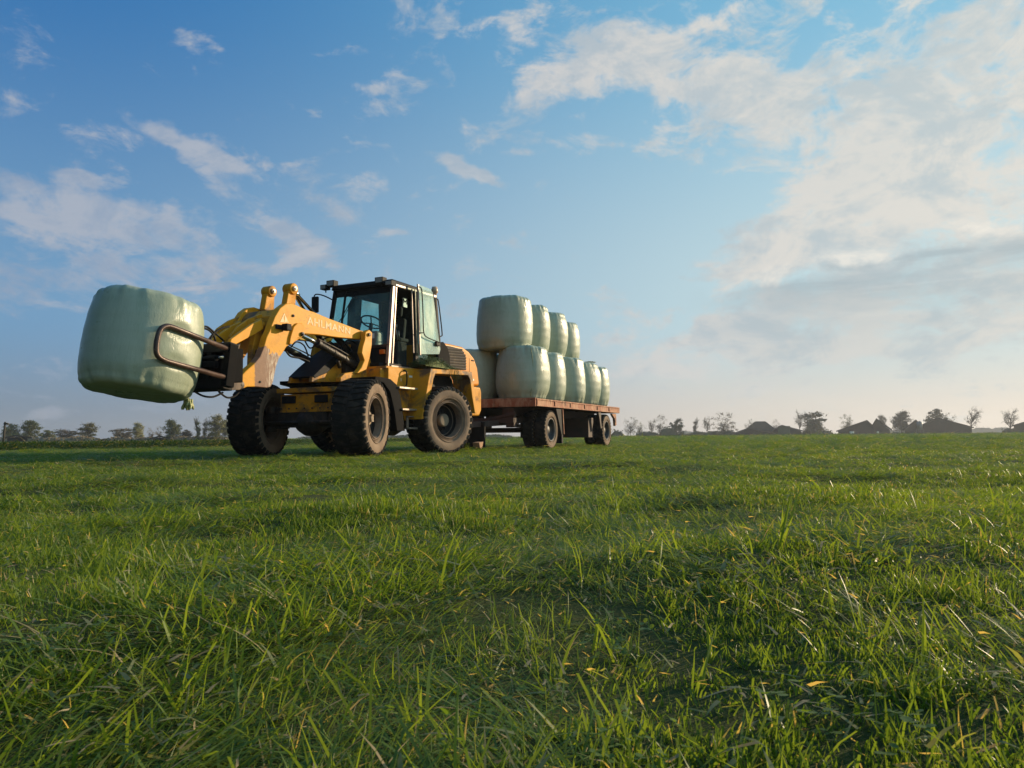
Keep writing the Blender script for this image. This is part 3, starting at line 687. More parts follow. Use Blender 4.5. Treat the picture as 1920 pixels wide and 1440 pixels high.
    mb = MB(); c = L3(.43, 533, 598); mb.box(c.x - .006, c.x + .006, .434, .436, c.z - .018, c.z + .05); mb.box(c.x - .006, c.x + .006, .434, .436, c.z - .038, c.z - .026); mb.build('warning_mark', M['yellow_clean'], near)
    c = L3(.47, 534, 614); mb = MB(); mb.box(c.x - .05, c.x + .05, .45, .56, c.z - .05, c.z + .05); mb.box(c.x, c.x + .16, .432, .455, c.z - .035, c.z + .035); mb.build('marker_lamp', M['black'], near, .01)
    # ---- torque box between the arms
    a0 = L3(.43, 549, 592); mb = MB()
    tp = LF.XZ(.30, [(520, 580), (552, 578), (560, 600), (556, 622), (520, 628), (508, 612), (510, 592)])
    mb.prism(tp, -.32, .32); mb.build('torque_box', M['yellow'], T, .02, 3)
    c = L3(.43, 497, 690); mb = MB(); mb.cyl((c.x - .02, -.33, c.z - .05), (c.x - .02, .33, c.z - .05), .055, 20); mb.build('cross_tube', M['darkgrease'], T)
    # ---- bellcranks with round heads, tilt cylinders behind
    for s in (1, -1):
        cy = .22 * s; top = L3(.25, 547, 542); mb = MB()
        st = LF.XZ(.25, [(539, 546), (553, 549), (552, 572), (556, 600), (540, 604), (534, 575)])
        mb.prism(st, cy - .055, cy + .055)
        mb.cyl((top.x, cy - .085, top.z), (top.x, cy + .085, top.z), .088, 32)
        mb.build('tilt_lever', M['yellow'], T, .010)
        mb = MB(); mb.cyl((top.x, cy - .11, top.z), (top.x, cy + .11, top.z), .040, 20); mb.cyl((top.x, cy + .11, top.z), (top.x, cy + .122, top.z), .018, 12); mb.build('pin', M['step'], T, .003)
        e = Vector((.35, cy, 1.78)); d = e - top; mb = MB(); m = top + d * .60
        mb.tube([top + d * .03, top + d * .10, top + d * .101, m], [.042, .042, .027, .027], 20); mb.build('tilt_rod', M['chrome'], T)
        mb = MB(); mb.cyl(m, e, .056, 20); mb.build('tilt_cylinder', M['darkgrease'], T, .004)
        # front levers down to the clamp carrier
        lv = LF.XZ(.16, [(479, 601), (486, 597), (493, 602), (494, 614), (488, 640), (485, 672), (480, 690), (467, 690), (468, 660), (474, 625)])
        c2 = .16 if s > 0 else -.24; mb = MB(); mb.prism(lv, c2 - .05, c2 + .05); mb.build('front_lever', M['yellow'], T, .012)
        for (px, py) in ((485.5, 609), (478, 661)):
            q = L3(.16, px, py); mb = MB(); mb.cyl((q.x, c2 - .075, q.z), (q.x, c2 + .085, q.z), .048, 24); mb.cyl((q.x, c2 + .085, q.z), (q.x, c2 + .10, q.z), .026, 16); mb.build('pin', M['yellow'] if py < 620 else M['darkgrease'], T, .004)
        br = LF.XZ(.2, [(466, 608), (484, 600), (488, 617), (470, 628), (436, 646), (424, 646), (427, 636)])
        mb = MB(); mb.prism(br, c2 - .02 + .07, c2 + .11); mb.build('link_bar', M['yellow_clean'], T, .008)
        br = LF.XZ(.0, [(480, 590), (500, 592), (500, 612), (470, 614), (452, 622), (440, 634), (428, 640), (424, 632), (440, 612), (460, 598)])
        mb = MB(); mb.prism(br, c2 - .13, c2 - .08); mb.build('link_bar', M['yellow'], T, .008)
    # ---- lift cylinders
    for s in (1, -1):
        cy = .37 * s if s > 0 else -.37; p0 = L3(.37, 563, 627); p1 = L3(.37, 594, 643); p2 = L3(.37, 676, 690)
        for p in (p0, p1, p2): p.y = cy
        mb = MB(); mb.cyl(p0, p1 + (p2 - p1) * .1, .036, 20); mb.build('lift_rod', M['chrome'], T)
        mb = MB(); d = (p2 - p1); mb.cyl(p1, p1 + d * .06, .066, 20); mb.cyl(p1 + d * .06, p2, .055, 20); mb.cyl(p2 + Vector((0, -.07, 0)), p2 + Vector((0, .07, 0)), .07, 20)
        mb.tube(smooth_path([p1 + Vector((0, .03, .06)), p1 + d * .5 + Vector((0, .05, .075)), p2 + Vector((.05, .04, .07))]), .012, 6)
        for k in (.35, .6, .8): mb.cyl(p1 + d * k, p1 + d * (k + .03), .062, 20)
        mb.build('lift_cylinder', M['darkgrease'], T, .003)
    # ---- pivot brackets in front of the cab
    bp = LF.XZ(.5, [(680, 623), (687, 618.5), (693, 624), (692, 648), (688, 672), (682, 693), (672, 700), (664, 700), (672, 690), (678, 676), (673, 662), (675, 650), (679, 637)])
    for s in (1, -1):
        mb = MB(); mb.prism(bp, s * .46, s * .56); mb.build('pivot_bracket', M['yellow_clean'], T, .012)
        q = L3(.5, 686, 628); mb = MB(); mb.cyl((q.x, s * .56, q.z), (q.x, s * .59, q.z), .030, 20); mb.build('pin', M['darkgrease'], T, .004)
    fp = LF.XZ(.45, [(634, 716), (634, 708), (642, 700), (660, 697), (672, 698), (684, 690), (690, 716)])
    mb = MB(); mb.prism(fp, .40, .50); mb.build('bracket_foot', M['yellow'], T, .012)
    # hoses
    hs = [[(546, 650), (556, 641), (570, 648), (578, 668)], [(536, 658), (545, 668), (565, 672), (580, 678)], [(572, 640), (580, 652), (588, 650), (592, 640)],
          [(640, 650), (652, 638), (668, 645), (676, 668)], [(618, 640), (636, 652), (650, 668), (668, 672)], [(645, 690), (652, 660), (664, 652), (672, 676)],
          [(600, 640), (618, 632), (640, 638), (660, 660)], [(655, 680), (668, 690), (676, 684), (672, 670)]]
    for i, h in enumerate(hs):
        mb = MB(); mb.tube(smooth_path([L3(.18 + .05 * (i % 4), *q) for q in h]), .012 + .003 * (i % 2), 7); mb.build('hose', M['plastic'], T)
    # ---- clamp carrier and clamp
    cp = LF.XZ(.50, [(451, 644), (443, 677), (451, 706), (456, 722), (450, 731), (412, 733), (424, 712), (440, 655)])
    for s in (1, -1):
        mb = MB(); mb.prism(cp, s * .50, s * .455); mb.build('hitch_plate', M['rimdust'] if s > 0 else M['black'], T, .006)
    tilt = Matrix.Translation((3.30, 0, 1.28)) @ Matrix.Rotation(R(-10), 4, 'Y')
    mb = MB()
    mb.box(-.06, .10, -.62, .62, .17, .30, M=tilt); mb.box(-.06, .10, -.62, .62, -.34, -.20, M=tilt)
    for y in (-.58, -.2, .2, .50): mb.box(-.05, .09, y, y + .09, -.30, .25, M=tilt)
    mb.box(-.10, -.05, -.48, .48, -.32, .28, M=tilt)
    mb.box(.08, .16, -.45, .45, -.05, .03, M=tilt)
    mb.build('clamp_carrier', M['black'], T, .008)
    for s in (1, -1):
        mb = MB(); a_ = tilt @ Vector((.05, s * .10, .10 * s)); b_ = tilt @ Vector((.12, s * .60, .08 * s)); mb.cyl(a_, a_ + (b_ - a_) * .6, .04, 16); mb.build('clamp_cylinder', M['plastic'], T, .003)
        mb = MB(); mb.cyl(a_ + (b_ - a_) * .6, b_, .022, 12); mb.build('clamp_rod', M['chrome'], T)
        # hinged uprights with the bent tube loop
        yy = .71 * s
        ld = [(437, 657.5), (330, 616), (316, 611.5), (305, 614), (299, 622), (295, 636), (293, 650), (294, 663), (300, 671), (312, 677), (424, 708)]
        lp = [LF.onY(.71, *q) for q in ld]; lp = [Vector((p.x if s > 0 else 3.36 + (p.x - 3.36) * .62, yy * (1 if s > 0 else .93), p.z)) for p in lp]
        lp[0] = Vector((lp[0].x, yy * .97, lp[0].z)); path = [lp[0]] + smooth_path(lp[1:-1], 5) + [lp[-1]]
        mb = MB(); mb.tube(path, .033, 16); mb.build('clamp_loop', M['steelbrown'], T)
        mb = MB(); mb.beam(lp[0] + Vector((.0, 0, .08)), lp[-1] + Vector((-.02, 0, -.12)), .10, .14, up=(1, 0, 0)); mb.box(3.20, 3.42, min(yy, yy - .14 * s), max(yy, yy - .14 * s), 1.05, 1.5)
        mb.build('clamp_upright', M['flap'], T, .008)
    for i, h in enumerate([[(360, 731), (380, 742), (400, 744), (418, 736)], [(410, 734), (425, 745), (440, 743), (452, 730)], [(378, 615), (390, 618), (400, 628), (404, 640)], [(372, 620), (385, 612), (398, 620), (420, 640)],
                             [(395, 670), (402, 690), (398, 705)], [(378, 660), (386, 680), (384, 700), (392, 712)], [(430, 612), (410, 618), (395, 634), (392, 655)]]):
        mb = MB(); mb.tube(smooth_path([L3(.1 if i > 1 else .25, *q) for q in h]), .014, 7); mb.build('hose', M['plastic'], T)

    # ---- body sides: front fender, step well, rear fender
    def ysid(c, pts, th, name, m, bev=.01):
        P_ = LF.XZ(c, pts)
        for s in (1, -1):
            mb = MB(); mb.prism(P_, s * c, s * (c - th)); mb.build(name, m, T, bev)
    # platform under the cab
    z0 = L3(.8, 740, 688).z
    mb = MB(); mb.box(-2.0, .12, -.82, .82, z0 - .05, z0); mb.box(-2.0, .22, -.78, .78, z0 - .32, z0 - .05); mb.build('cab_platform', M['yellow'], T, .01)
    # front mudguard (black, behind the front wheel)
    mg = LF.XZ(.98, [(700, 706), (716, 708), (729, 711), (741, 722), (748, 745), (753, 785), (756, 808), (741, 808), (736, 770), (728, 735), (716, 718), (700, 713)])
    for s in (1, -1):
        mb = MB(); mb.prism(mg, s * 1.02, s * .50); mb.build('front_mudguard', M['flap'], T, .008)
    # step well: side box in yellow with two treads
    sw = [(728, 689), (808, 692), (808, 712), (795, 788), (759, 788), (748, 735), (741, 722), (728, 712)]
    P_ = LF.XZ(.86, sw)
    for s in (1, -1):
        mb = MB(); mb.prism(P_, s * .86, s * .52)
        q0 = L3(.86, 808, 700).x; mb.build('side_panel', M['yellow'], T, .010)
        mb = MB(); dd = LF.XZ(1.02, [(741, 700), (752, 700), (766, 789), (756, 789)]); 
        for (xa, xb, yv) in ((744, 778, 726), (750, 781, 767)):
            p = L3(1.0, xa, yv); q = L3(1.0, xb, yv); mb = MB(); mb.box(q.x, p.x, min(s * .84, s * 1.06), max(s * .84, s * 1.06), p.z - .02, p.z + .012); mb.build('step', M['step'], T, .004)
        p = L3(1.0, 763, 803); q = L3(1.0, 783, 803); mb = MB(); mb.box(q.x, p.x, min(s * .94, s * 1.06), max(s * .94, s * 1.06), p.z - .015, p.z + .015); mb.build('step', M['step'], T, .004)
        mb = MB(); zt = L3(1.0, 763, 780).z
        for xx in (p.x - .012, q.x + .012): mb.beam((xx, s * 1.0, p.z), (xx, s * 1.0, zt), .02, .06)
        mb.box(q.x, p.x, s * 1.0 - .03, s * 1.0 + .03, zt - .02, zt + .003)
        mb.build('step_hanger', M['rimdust'], T, .003)
    # slanted wall between the step well and the rear wheel
    rf = LF.XZ(1.18, [(806, 691), (883, 697), (886, 712), (890, 745), (893, 775), (889, 775), (884, 745), (880, 712), (876, 704), (815, 701), (811, 712), (797, 786), (789, 786), (802, 712)])
    for s in (1, -1):
        mb = MB(); mb.prism(rf, s * 1.20, s * .80); mb.build('rear_mudguard', M['yellow'], T, .012)
        mb = MB(); li = LF.XZ(1.18, [(815, 701), (876, 704), (880, 712), (889, 775), (860, 790), (797, 786), (811, 712)]); mb.prism(li, s * .80, s * .70); mb.build('wheel_arch', M['plastic'], T, .005)
    # ---- bonnet, louvres, rear end
    hp = [(826, 641), (846, 645), (868, 650), (880, 659), (890, 672), (896, 690), (899, 716), (899, 724), (832, 724), (826, 700)]
    H_ = LF.XZ(.74, hp); mb = MB(); mb.prism(H_, -.72, .74); mb.build('bonnet', M['orange'], T, .05, 4)
    sp = LF.XZ(.75, [(832, 647), (846, 649.5), (866, 655), (873, 668), (874, 694), (833, 692), (830, 670)])
    mb = MB(); mb.prism(sp, .738, .752); mb.build('louvre_panel', M['black'], T, .004)
    for k in range(8):
        za, zb = 653 + k * 5.0, 655.5 + k * 5.15
        xr = 873 if k > 2 else 866 + k * 3
        a_ = L3(.755, 833, za); b_ = L3(.755, xr, zb + .3); mb = MB(); mb.beam(a_, b_, .035, .036, up=(0, .5, 1)); mb.build('louvre', M['louvre'], T, .003)
    fp_ = LF.XZ(.78, [(823, 642), (830, 641), (838, 652), (842, 668), (843, 690), (835, 694), (822, 690), (820, 665)])
    mb = MB(); mb.prism(fp_, .80, .74); mb.build('air_intake', M['flap'], T, .01)
    cw = [(884, 724), (901, 726), (903, 735), (903, 770), (899, 780), (884, 780)]
    P_ = LF.XZ(.92, cw); mb = MB(); mb.prism(P_, -.92, .92); mb.build('counterweight', M['yellow'], T, .035, 3)
    mb = MB(); mb.box(P_[0][0] - .0, P_[0][0] + .45, -.90, .915, 1.0, 1.35); mb.build('rear_side_tank', M['yellow'], T, .02)
    # marks on the rear corner: small worn white sticker
    q = L3(.75, 887, 712); mb = MB(); mb.box(q.x - .05, q.x + .05, .7405, .744, q.z - .02, q.z + .02); mb.build('sticker', M['white'], T)

    # small hardware: bolts along the frame, grab handles by the steps, panel seams, worn stickers
    mb = MB()
    for k in range(7): mb.cyl((1.262, -.42 + k * .16, .775), (1.278, -.42 + k * .16, .775), .013, 6)
    bo = mb.build('bolt_row', M['darkgrease'], T); bo['kind'] = 'stuff'
    for s in (1, -1):
        for (x_, za, zb_) in ((L3(.86, 756, 700).x, 1.18, 1.46),):
            mb = MB(); mb.tube(smooth_path([(x_, s * .865, za), (x_, s * .93, za + .03), (x_, s * .93, zb_ - .03), (x_, s * .865, zb_)], 4), .013, 8); mb.build('grab_handle', M['plastic'], T)
    for (px, py, w_, h_, m_) in ((770, 706, .10, .035, 'white'), (797, 716, .05, .05, 'black'), (752, 712, .04, .06, 'letter')):
        q = L3(.861, px, py); mb = MB(); mb.box(q.x - w_ / 2, q.x + w_ / 2, .8605, .8635, q.z - h_ / 2, q.z + h_ / 2); mb.build('sticker', M[m_], T)
    q = L3(.741, 880, 690); mb = MB(); mb.box(q.x - .004, q.x + .004, .7405, .7435, q.z - .28, q.z + .20); mb.build('panel_seam', M['black'], T)
    q = L3(.741, 886, 676); mb = MB(); mb.box(q.x - .05, q.x + .05, .7405, .752, q.z - .012, q.z + .012); mb.build('bonnet_catch', M['black'], T, .003)
    # ---- cab
    hw = .70; zb = L3(.7, 728, 687).z; ztop = L3(.66, 737, 530).z
    xf, xft = L3(.7, 727, 690).x, L3(.64, 737, 535).x
    xr, xrt = L3(.7, 827, 660).x, L3(.64, 815, 545).x
    hwt = .64
    C = {('f', 1): ((xf, hw, zb), (xft, hwt, ztop)), ('f', -1): ((xf, -hw, zb), (xft, -hwt, ztop)), ('r', 1): ((xr, hw, zb), (xrt, hwt, ztop)), ('r', -1): ((xr, -hw, zb), (xrt, -hwt, ztop))}
    def lp3(a_, b_, t_): return Vector(a_) * (1 - t_) + Vector(b_) * t_
    def cabp(u_, v_, w_):                      # u 0 front..1 rear, v -1..1 across, w 0 bottom..1 top
        fa = lp3(C[('f', 1)][0], C[('f', 1)][1], w_); fb = lp3(C[('f', -1)][0], C[('f', -1)][1], w_)
        ra = lp3(C[('r', 1)][0], C[('r', 1)][1], w_); rb = lp3(C[('r', -1)][0], C[('r', -1)][1], w_)
        return lp3(lp3(fb, fa, (v_ + 1) / 2), lp3(rb, ra, (v_ + 1) / 2), u_)
    cab = empty('cab', (0, 0, 0)); cab.parent = T
    def post(u_, v_, w0, w1, wx, wy, m, name='cab_post', off=0):
        mb = MB(); mb.beam(cabp(u_, v_, w0), cabp(u_, v_, w1), wy, wx, up=(1, 0, 0)); return mb.build(name, m, cab, .008)
    for v in (-1, 1):
        post(0, v, 0, 1, .07, .06, M['post'] if v > 0 else M['plastic']); post(1, v, 0, 1, .07, .06, M['plastic'])
    post(.50, 1, 0, 1, .10, .06, M['plastic']); post(.5, -1, 0, 1, .12, .06, M['plastic'])
    mb = MB(); mb.beam(cabp(.06, 1.02, 0), cabp(.06, 1.02, .99), .025, .03, up=(1, 0, 0)); mb.build('door_frame', M['post'], cab, .004)
    # sills and headers
    mb = MB()
    for w in (.012, .985):
        mb = MB()
        for v in (-1, 1): mb.beam(cabp(0, v, w), cabp(1, v, w), .07, .08)
        for u in (0, 1): mb.beam(cabp(u, -1, w), cabp(u, 1, w), .07, .08)
        mb.build('cab_frame', M['plastic'], cab, .006)
    mb = MB(); mb.beam(cabp(0.03, 1.045, .0), cabp(.99, 1.045, .0), .02, .05); mb.build('door_sill', M['post'], cab, .003); mb = MB(); mb.beam(cabp(0.03, 1.045, .985), cabp(1.0, 1.045, .985), .02, .045); mb.build('door_header', M['post'], cab, .003)
    mb = MB(); mb.add([cabp(0, -1, 0), cabp(1, -1, 0), cabp(1, 1, 0), cabp(0, 1, 0)], [(0, 1, 2, 3)]); mb.add([p + Vector((0, 0, -.03)) for p in (cabp(0, -1, 0), cabp(1, -1, 0), cabp(1, 1, 0), cabp(0, 1, 0))], [(3, 2, 1, 0)]); mb.build('cab_floor', M['plastic'], cab)
    # lower front panel
    def panel(us, name, m, d=.02, bev=.004):
        mb = MB(); n_ = (us[1] - us[0]).cross(us[2] - us[0]).normalized() * d
        mb.add(list(us) + [p - n_ for p in us], [(0, 1, 2, 3), (7, 6, 5, 4), (0, 4, 5, 1), (1, 5, 6, 2), (2, 6, 7, 3), (3, 7, 4, 0)]); return mb.build(name, m, cab, bev)
    panel([cabp(-.006, -1, 0), cabp(-.006, 1, 0), cabp(-.006, 1, .235), cabp(-.006, -1, .235)], 'lower_front_panel', M['plastic'])
    mb = MB(); mb.beam(cabp(-.012, -1, .245), cabp(-.012, 1, .245), .03, .05); mb.build('windscreen_sill', M['steelbrown'], cab, .004)
    q = cabp(-.02, .92, .17); mb = MB(); mb.box(q.x - .0, q.x + .05, q.y - .09, q.y + .02, q.z - .04, q.z + .04); mb.build('indicator', M['amber'], cab, .012)
    # panes
    panel([cabp(0.004, -.955, .26), cabp(.004, .955, .26), cabp(.004, .955, .90), cabp(.004, -.955, .90)], 'windscreen', M['glass'], .006, 0)
    panel([cabp(1, .95, .03), cabp(1, .16, .03), cabp(1, .16, .96), cabp(1, .95, .96)], 'rear_window', M['glass'], .006, 0)
    panel([cabp(1, .15, .03), cabp(1, -.95, .03), cabp(1, -.95, .96), cabp(1, .15, .96)], 'rear_blackout', M['fabric'], .02, 0)  # added dark sheet blocking most of the rear window, keeps the cab interior dark
    panel([cabp(.56, .99, .03), cabp(.96, .99, .03), cabp(.96, .99, .96), cabp(.56, .99, .96)], 'side_window', M['glass'], .006, 0)
    panel([cabp(.05, -.99, .05), cabp(.44, -.99, .05), cabp(.44, -.99, .96), cabp(.05, -.99, .96)], 'side_window', M['glass'], .006, 0)
    panel([cabp(.56, -.99, .03), cabp(.96, -.99, .03), cabp(.96, -.99, .96), cabp(.56, -.99, .96)], 'side_window', M['glass'], .006, 0)
    panel([cabp(0.0, -.96, .895), cabp(0.0, .96, .895), cabp(0.0, .96, .985), cabp(0.0, -.96, .985)], 'sun_strip', M['plastic'], .012, 0)
    # far front corner quarter window post
    post(0.0, -.62, .25, .98, .03, .04, M['plastic'], 'wiper_post')
    # opened door folded back along the side
    yd = .80; dpz = [(783.5, 533), (809, 543), (812, 549), (826, 655), (824, 664), (787.5, 664)]
    dxz = LF.XZ(yd, dpz); mb = MB(); mb.prism(dxz, yd + .004, yd - .004); door = mb.build('door', M['doorglass'], cab); door['label'] = 'glazed cab door standing open, folded back'
    mb = MB(); dpp = [Vector((p[0], yd, p[1])) for p in dxz]
    mb.beam(dpp[5] + Vector((0, 0, -.02)), dpp[0], .03, .035, up=(1, 0, 0)); mb.build('door_edge', M['post'], door, .004)
    mb = MB(); mb.tube(dpp[1:5], .011, 8); mb.build('door_seal', M['plastic'], door)
    mb = MB(); mb.tube(smooth_path([L3(yd + .05, *q) for q in [(785, 538), (790, 541), (792, 560), (793.5, 600), (794.5, 622), (800, 632), (824, 642)]], 4), .011, 8); mb.tube([L3(yd + .05, 786, 624), L3(yd + .05, 794, 624)], .010, 8); mb.build('door_rail', M['plastic'], door)
    q = L3(yd + .02, 820, 645); mb = MB(); mb.box(q.x - .07, q.x + .07, yd, yd + .05, q.z - .04, q.z + .04); mb.build('door_latch', M['plastic'], door, .01)
    # bars between door and B post
    for px in (772, 778):
        mb = MB(); mb.beam(L3(.74, px, 542), L3(.74, px + 3.5, 662), .02, .022, up=(1, 0, 0)); mb.build('cab_post', M['post'], cab, .004)
    # hand rail at the rear
    mb = MB(); mb.tube(smooth_path([L3(.74, *q) for q in [(814, 560), (819, 560.5), (822, 566), (827, 605), (829, 626), (828, 630), (822, 632)]], 4), .012, 8); mb.build('hand_rail', M['plastic'], cab)
    # roof
    mb = MB(); o = .06; z1 = ztop + .0
    rp = [cabp(0, -1, 1) + Vector((.10, -.05, -.03)), cabp(0, 1, 1) + Vector((.08, .05, -.03)), cabp(1, 1, 1) + Vector((-.04, .05, -.02)), cabp(1, -1, 1) + Vector((-.04, -.05, -.02))]
    rt = [p + Vector((-.03 if i < 2 else .05, .03 if p.y < 0 else -.03, .10 if i < 2 else .07)) for i, p in enumerate(rp)]
    mb.add(rp + rt, [(3, 2, 1, 0), (4, 5, 6, 7), (0, 1, 5, 4), (1, 2, 6, 5), (2, 3, 7, 6), (3, 0, 4, 7)]); mb.build('roof', M['plastic'], cab, .03, 3)
    # work lamps
    def wl(px, py, yy_, name='work_lamp', s=1.0):
        p = LF.onX(xft + .14, px, py); mb = MB(); w_, h_ = .085 * s, .055 * s
        mb.box(p.x - .08, p.x + .05, p.y - w_, p.y + w_, p.z - h_, p.z + h_); mb.cyl((p.x - .03, p.y, p.z - h_ - .05), (p.x - .03, p.y, p.z), .012, 8); l_ = mb.build(name, M['plastic'], cab, .012)
        mb = MB(); mb.box(p.x + .05, p.x + .055, p.y - w_ * .8, p.y + w_ * .8, p.z - h_ * .75, p.z + h_ * .75); mb.build('lens', M['lamp'], l_, .002)
    wl(622, 532, 0); wl(609, 539, 0, s=.8); wl(713, 526, 0); wl(731, 531, 0, s=.8)
    q = L3(.66, 815, 546); mb = MB(); mb.lathe([(.001, .10), (.05, .09), (.065, .03), (.065, -.02), (.045, -.04), (.03, -.09), (.001, -.09)], 20, M=Matrix.Translation((q.x - .03, q.y - .02, q.z)), ax='Z'); mb.build('beacon', M['beacon'], cab)
    # mirror on the far front corner
    fc_ = cabp(0, -1, .86); mb = MB(); m1 = LF.onX(xft + .10, 592, 552); m2 = LF.onX(xft + .10, 588, 560)
    mb.tube(smooth_path([fc_, fc_ * .5 + m1 * .5 + Vector((.04, 0, .03)), m1, m2], 4), .012, 8); mb.build('mirror_arm', M['plastic'], cab)
    a_ = LF.onX(xft + .10, 585, 557); b_ = LF.onX(xft + .10, 597, 586)
    mb = MB(); mb.box(a_.x - .03, a_.x + .03, min(a_.y, b_.y) + .005, max(a_.y, b_.y) - .005, b_.z, a_.z); mb.build('mirror', M['plastic'], cab, .02, 3)
    # wiper
    mb = MB(); mb.tube([cabp(-.02, -.25, .93), cabp(-.02, -.62, .62), cabp(-.02, -.80, .52)], .008, 6); mb.tube([cabp(-.02, -.20, .92), cabp(-.02, -.60, .58)], .006, 6); mb.build('wiper', M['plastic'], cab)
    # interior
    sc = Vector((xf - .42, .02, 0)); st = L3(.02, 697, 604); 
    mb = MB(); Mx = Matrix.Translation(LF.onX(xf - .40, 697, 604)) @ Matrix.Rotation(R(-28), 4, 'Y') @ Matrix.Rotation(R(0), 4, 'X')
    rg = [Mx @ Vector((.20 * math.cos(a_), .20 * math.sin(a_), 0)) for a_ in np.linspace(0, 2 * math.pi, 40, endpoint=False)]; mb.tube(rg, .015, 8, closed=True)
    for k in range(3): mb.tube([Mx @ Vector((0, 0, -.03)), Mx @ Vector((.20 * math.cos(2.1 * k + .5), .20 * math.sin(2.1 * k + .5), 0))], .012, 6)
    cc = Mx @ Vector((0, 0, -.03)); mb.tube([cc, (cc.x + .10, cc.y, zb + .35)], .035, 10); mb.build('steering_wheel', M['plastic'], cab)
    ds = LF.onX(xf - .16, 695, 632); mb = MB(); mb.box(xf - .30, xf - .07, ds.y - .22, ds.y + .20, zb, ds.z + .10); mb.build('dashboard', M['console'], cab, .06, 4)
    mb = MB(); mb.box(xf - .069, xf - .066, ds.y + .06, ds.y + .15, ds.z - .04, ds.z + .05); mb.build('dashboard_label', M['white'], cab)
    mb = MB(); sx = xf - 1.12; mb.box(sx - .05, sx + .45, -.25, .25, zb + .32, zb + .46); mb.box(sx - .10, sx + .40, -.2, .2, zb, zb + .32); mb.build('seat_base', M['fabric'], cab, .05, 3)
    mb = MB(); mb.box(-.05, .06, -.24, .24, 0, .62, M=Matrix.Translation((sx - .02, 0, zb + .42)) @ Matrix.Rotation(R(-8), 4, 'Y')); mb.box(-.04, .05, -.14, .14, .66, .86, M=Matrix.Translation((sx - .02, 0, zb + .42)) @ Matrix.Rotation(R(-8), 4, 'Y')); mb.build('seat_back', M['fabric'], cab, .04, 3)
    for y in (.33, -.33): 
        mb = MB(); mb.box(sx + .0, sx + .42, y - .05, y + .05, zb + .55, zb + .62); mb.box(sx + .05, sx + .35, y - .04, y + .04, zb, zb + .55); mb.build('armrest', M['fabric'], cab, .02)
    # levers
    mb = MB(); mb.tube([(sx + .40, .40, zb + .55), (sx + .45, .40, zb + .78)], .012, 8); mb.cyl((sx + .45, .40, zb + .76), (sx + .46, .40, zb + .84), .025, 12); mb.tube([(sx + .34, .40, zb + .55), (sx + .37, .40, zb + .74)], .012, 8); mb.build('lever', M['step'], cab)
    # white card with a dark letter hanging by the door post
    p = L3(.45, 759, 568); mb = MB(); a_ = L3(.45, 755, 558); b_ = L3(.45, 763, 577); mb.box(b_.x, a_.x, .45, .455, b_.z, a_.z); cd = mb.build('card', M['white'], cab)
    mb = MB(); x0, x1, z0_, z1_ = a_.x - .012, b_.x + .012, b_.z + .06, a_.z - .02
    def stroke(xa, za, xb, zb_): mb.beam((xa, .457, za), (xb, .457, zb_), .003, .018, up=(0, 1, 0)) if False else mb.tube([(xa, .457, za), (xb, .457, zb_)], .009, 6)
    stroke(x0, z0_, x0, z1_); stroke(x0, z1_, (x0 + x1) / 2, z0_ + .03); stroke((x0 + x1) / 2, z0_ + .03, x1, z1_); stroke(x1, z1_, x1, z0_); mb.build('card_letter', M['plastic'], cd)
    # rear cab lower side panels & lower dark box behind the arm bracket
    mb = MB(); mb.box(xf - .02, xf + .14, -.62, .62, zb - .02, zb + .06); mb.build('front_shelf', M['plastic'], T, .01)
    return T, cabp
LD, CABP = build_loader()

def W3(f, p): return f.o + f.h * p[0] + f.n * p[1] + Vector((0, 0, p[2]))
def hanging_jacket():
    """dark jacket hanging inside the cab on the far side"""
    bs = CABP(.30, -.80, .93); pts = [(0, 0), (.10, -.03), (.13, -.22), (.10, -.34), (.19, -.42), (.20, -.50), (.14, -.60), (.10, -.80), (.04, -1.0), (-.16, -1.0), (-.2, -.5), (-.16, -.1)]
    mb = MB(); mb.prismX([(a * 1.15, b) for a, b in pts], -.05, .07)
    o = mb.build('jacket', M['fabric'], None, .03, 3); o.location = W3(LF, bs); o.rotation_euler = (0, 0, LF.rz - .5)
    tag(o, 'dark jacket hanging inside the cab behind the windscreen', 'jacket')
hanging_jacket()

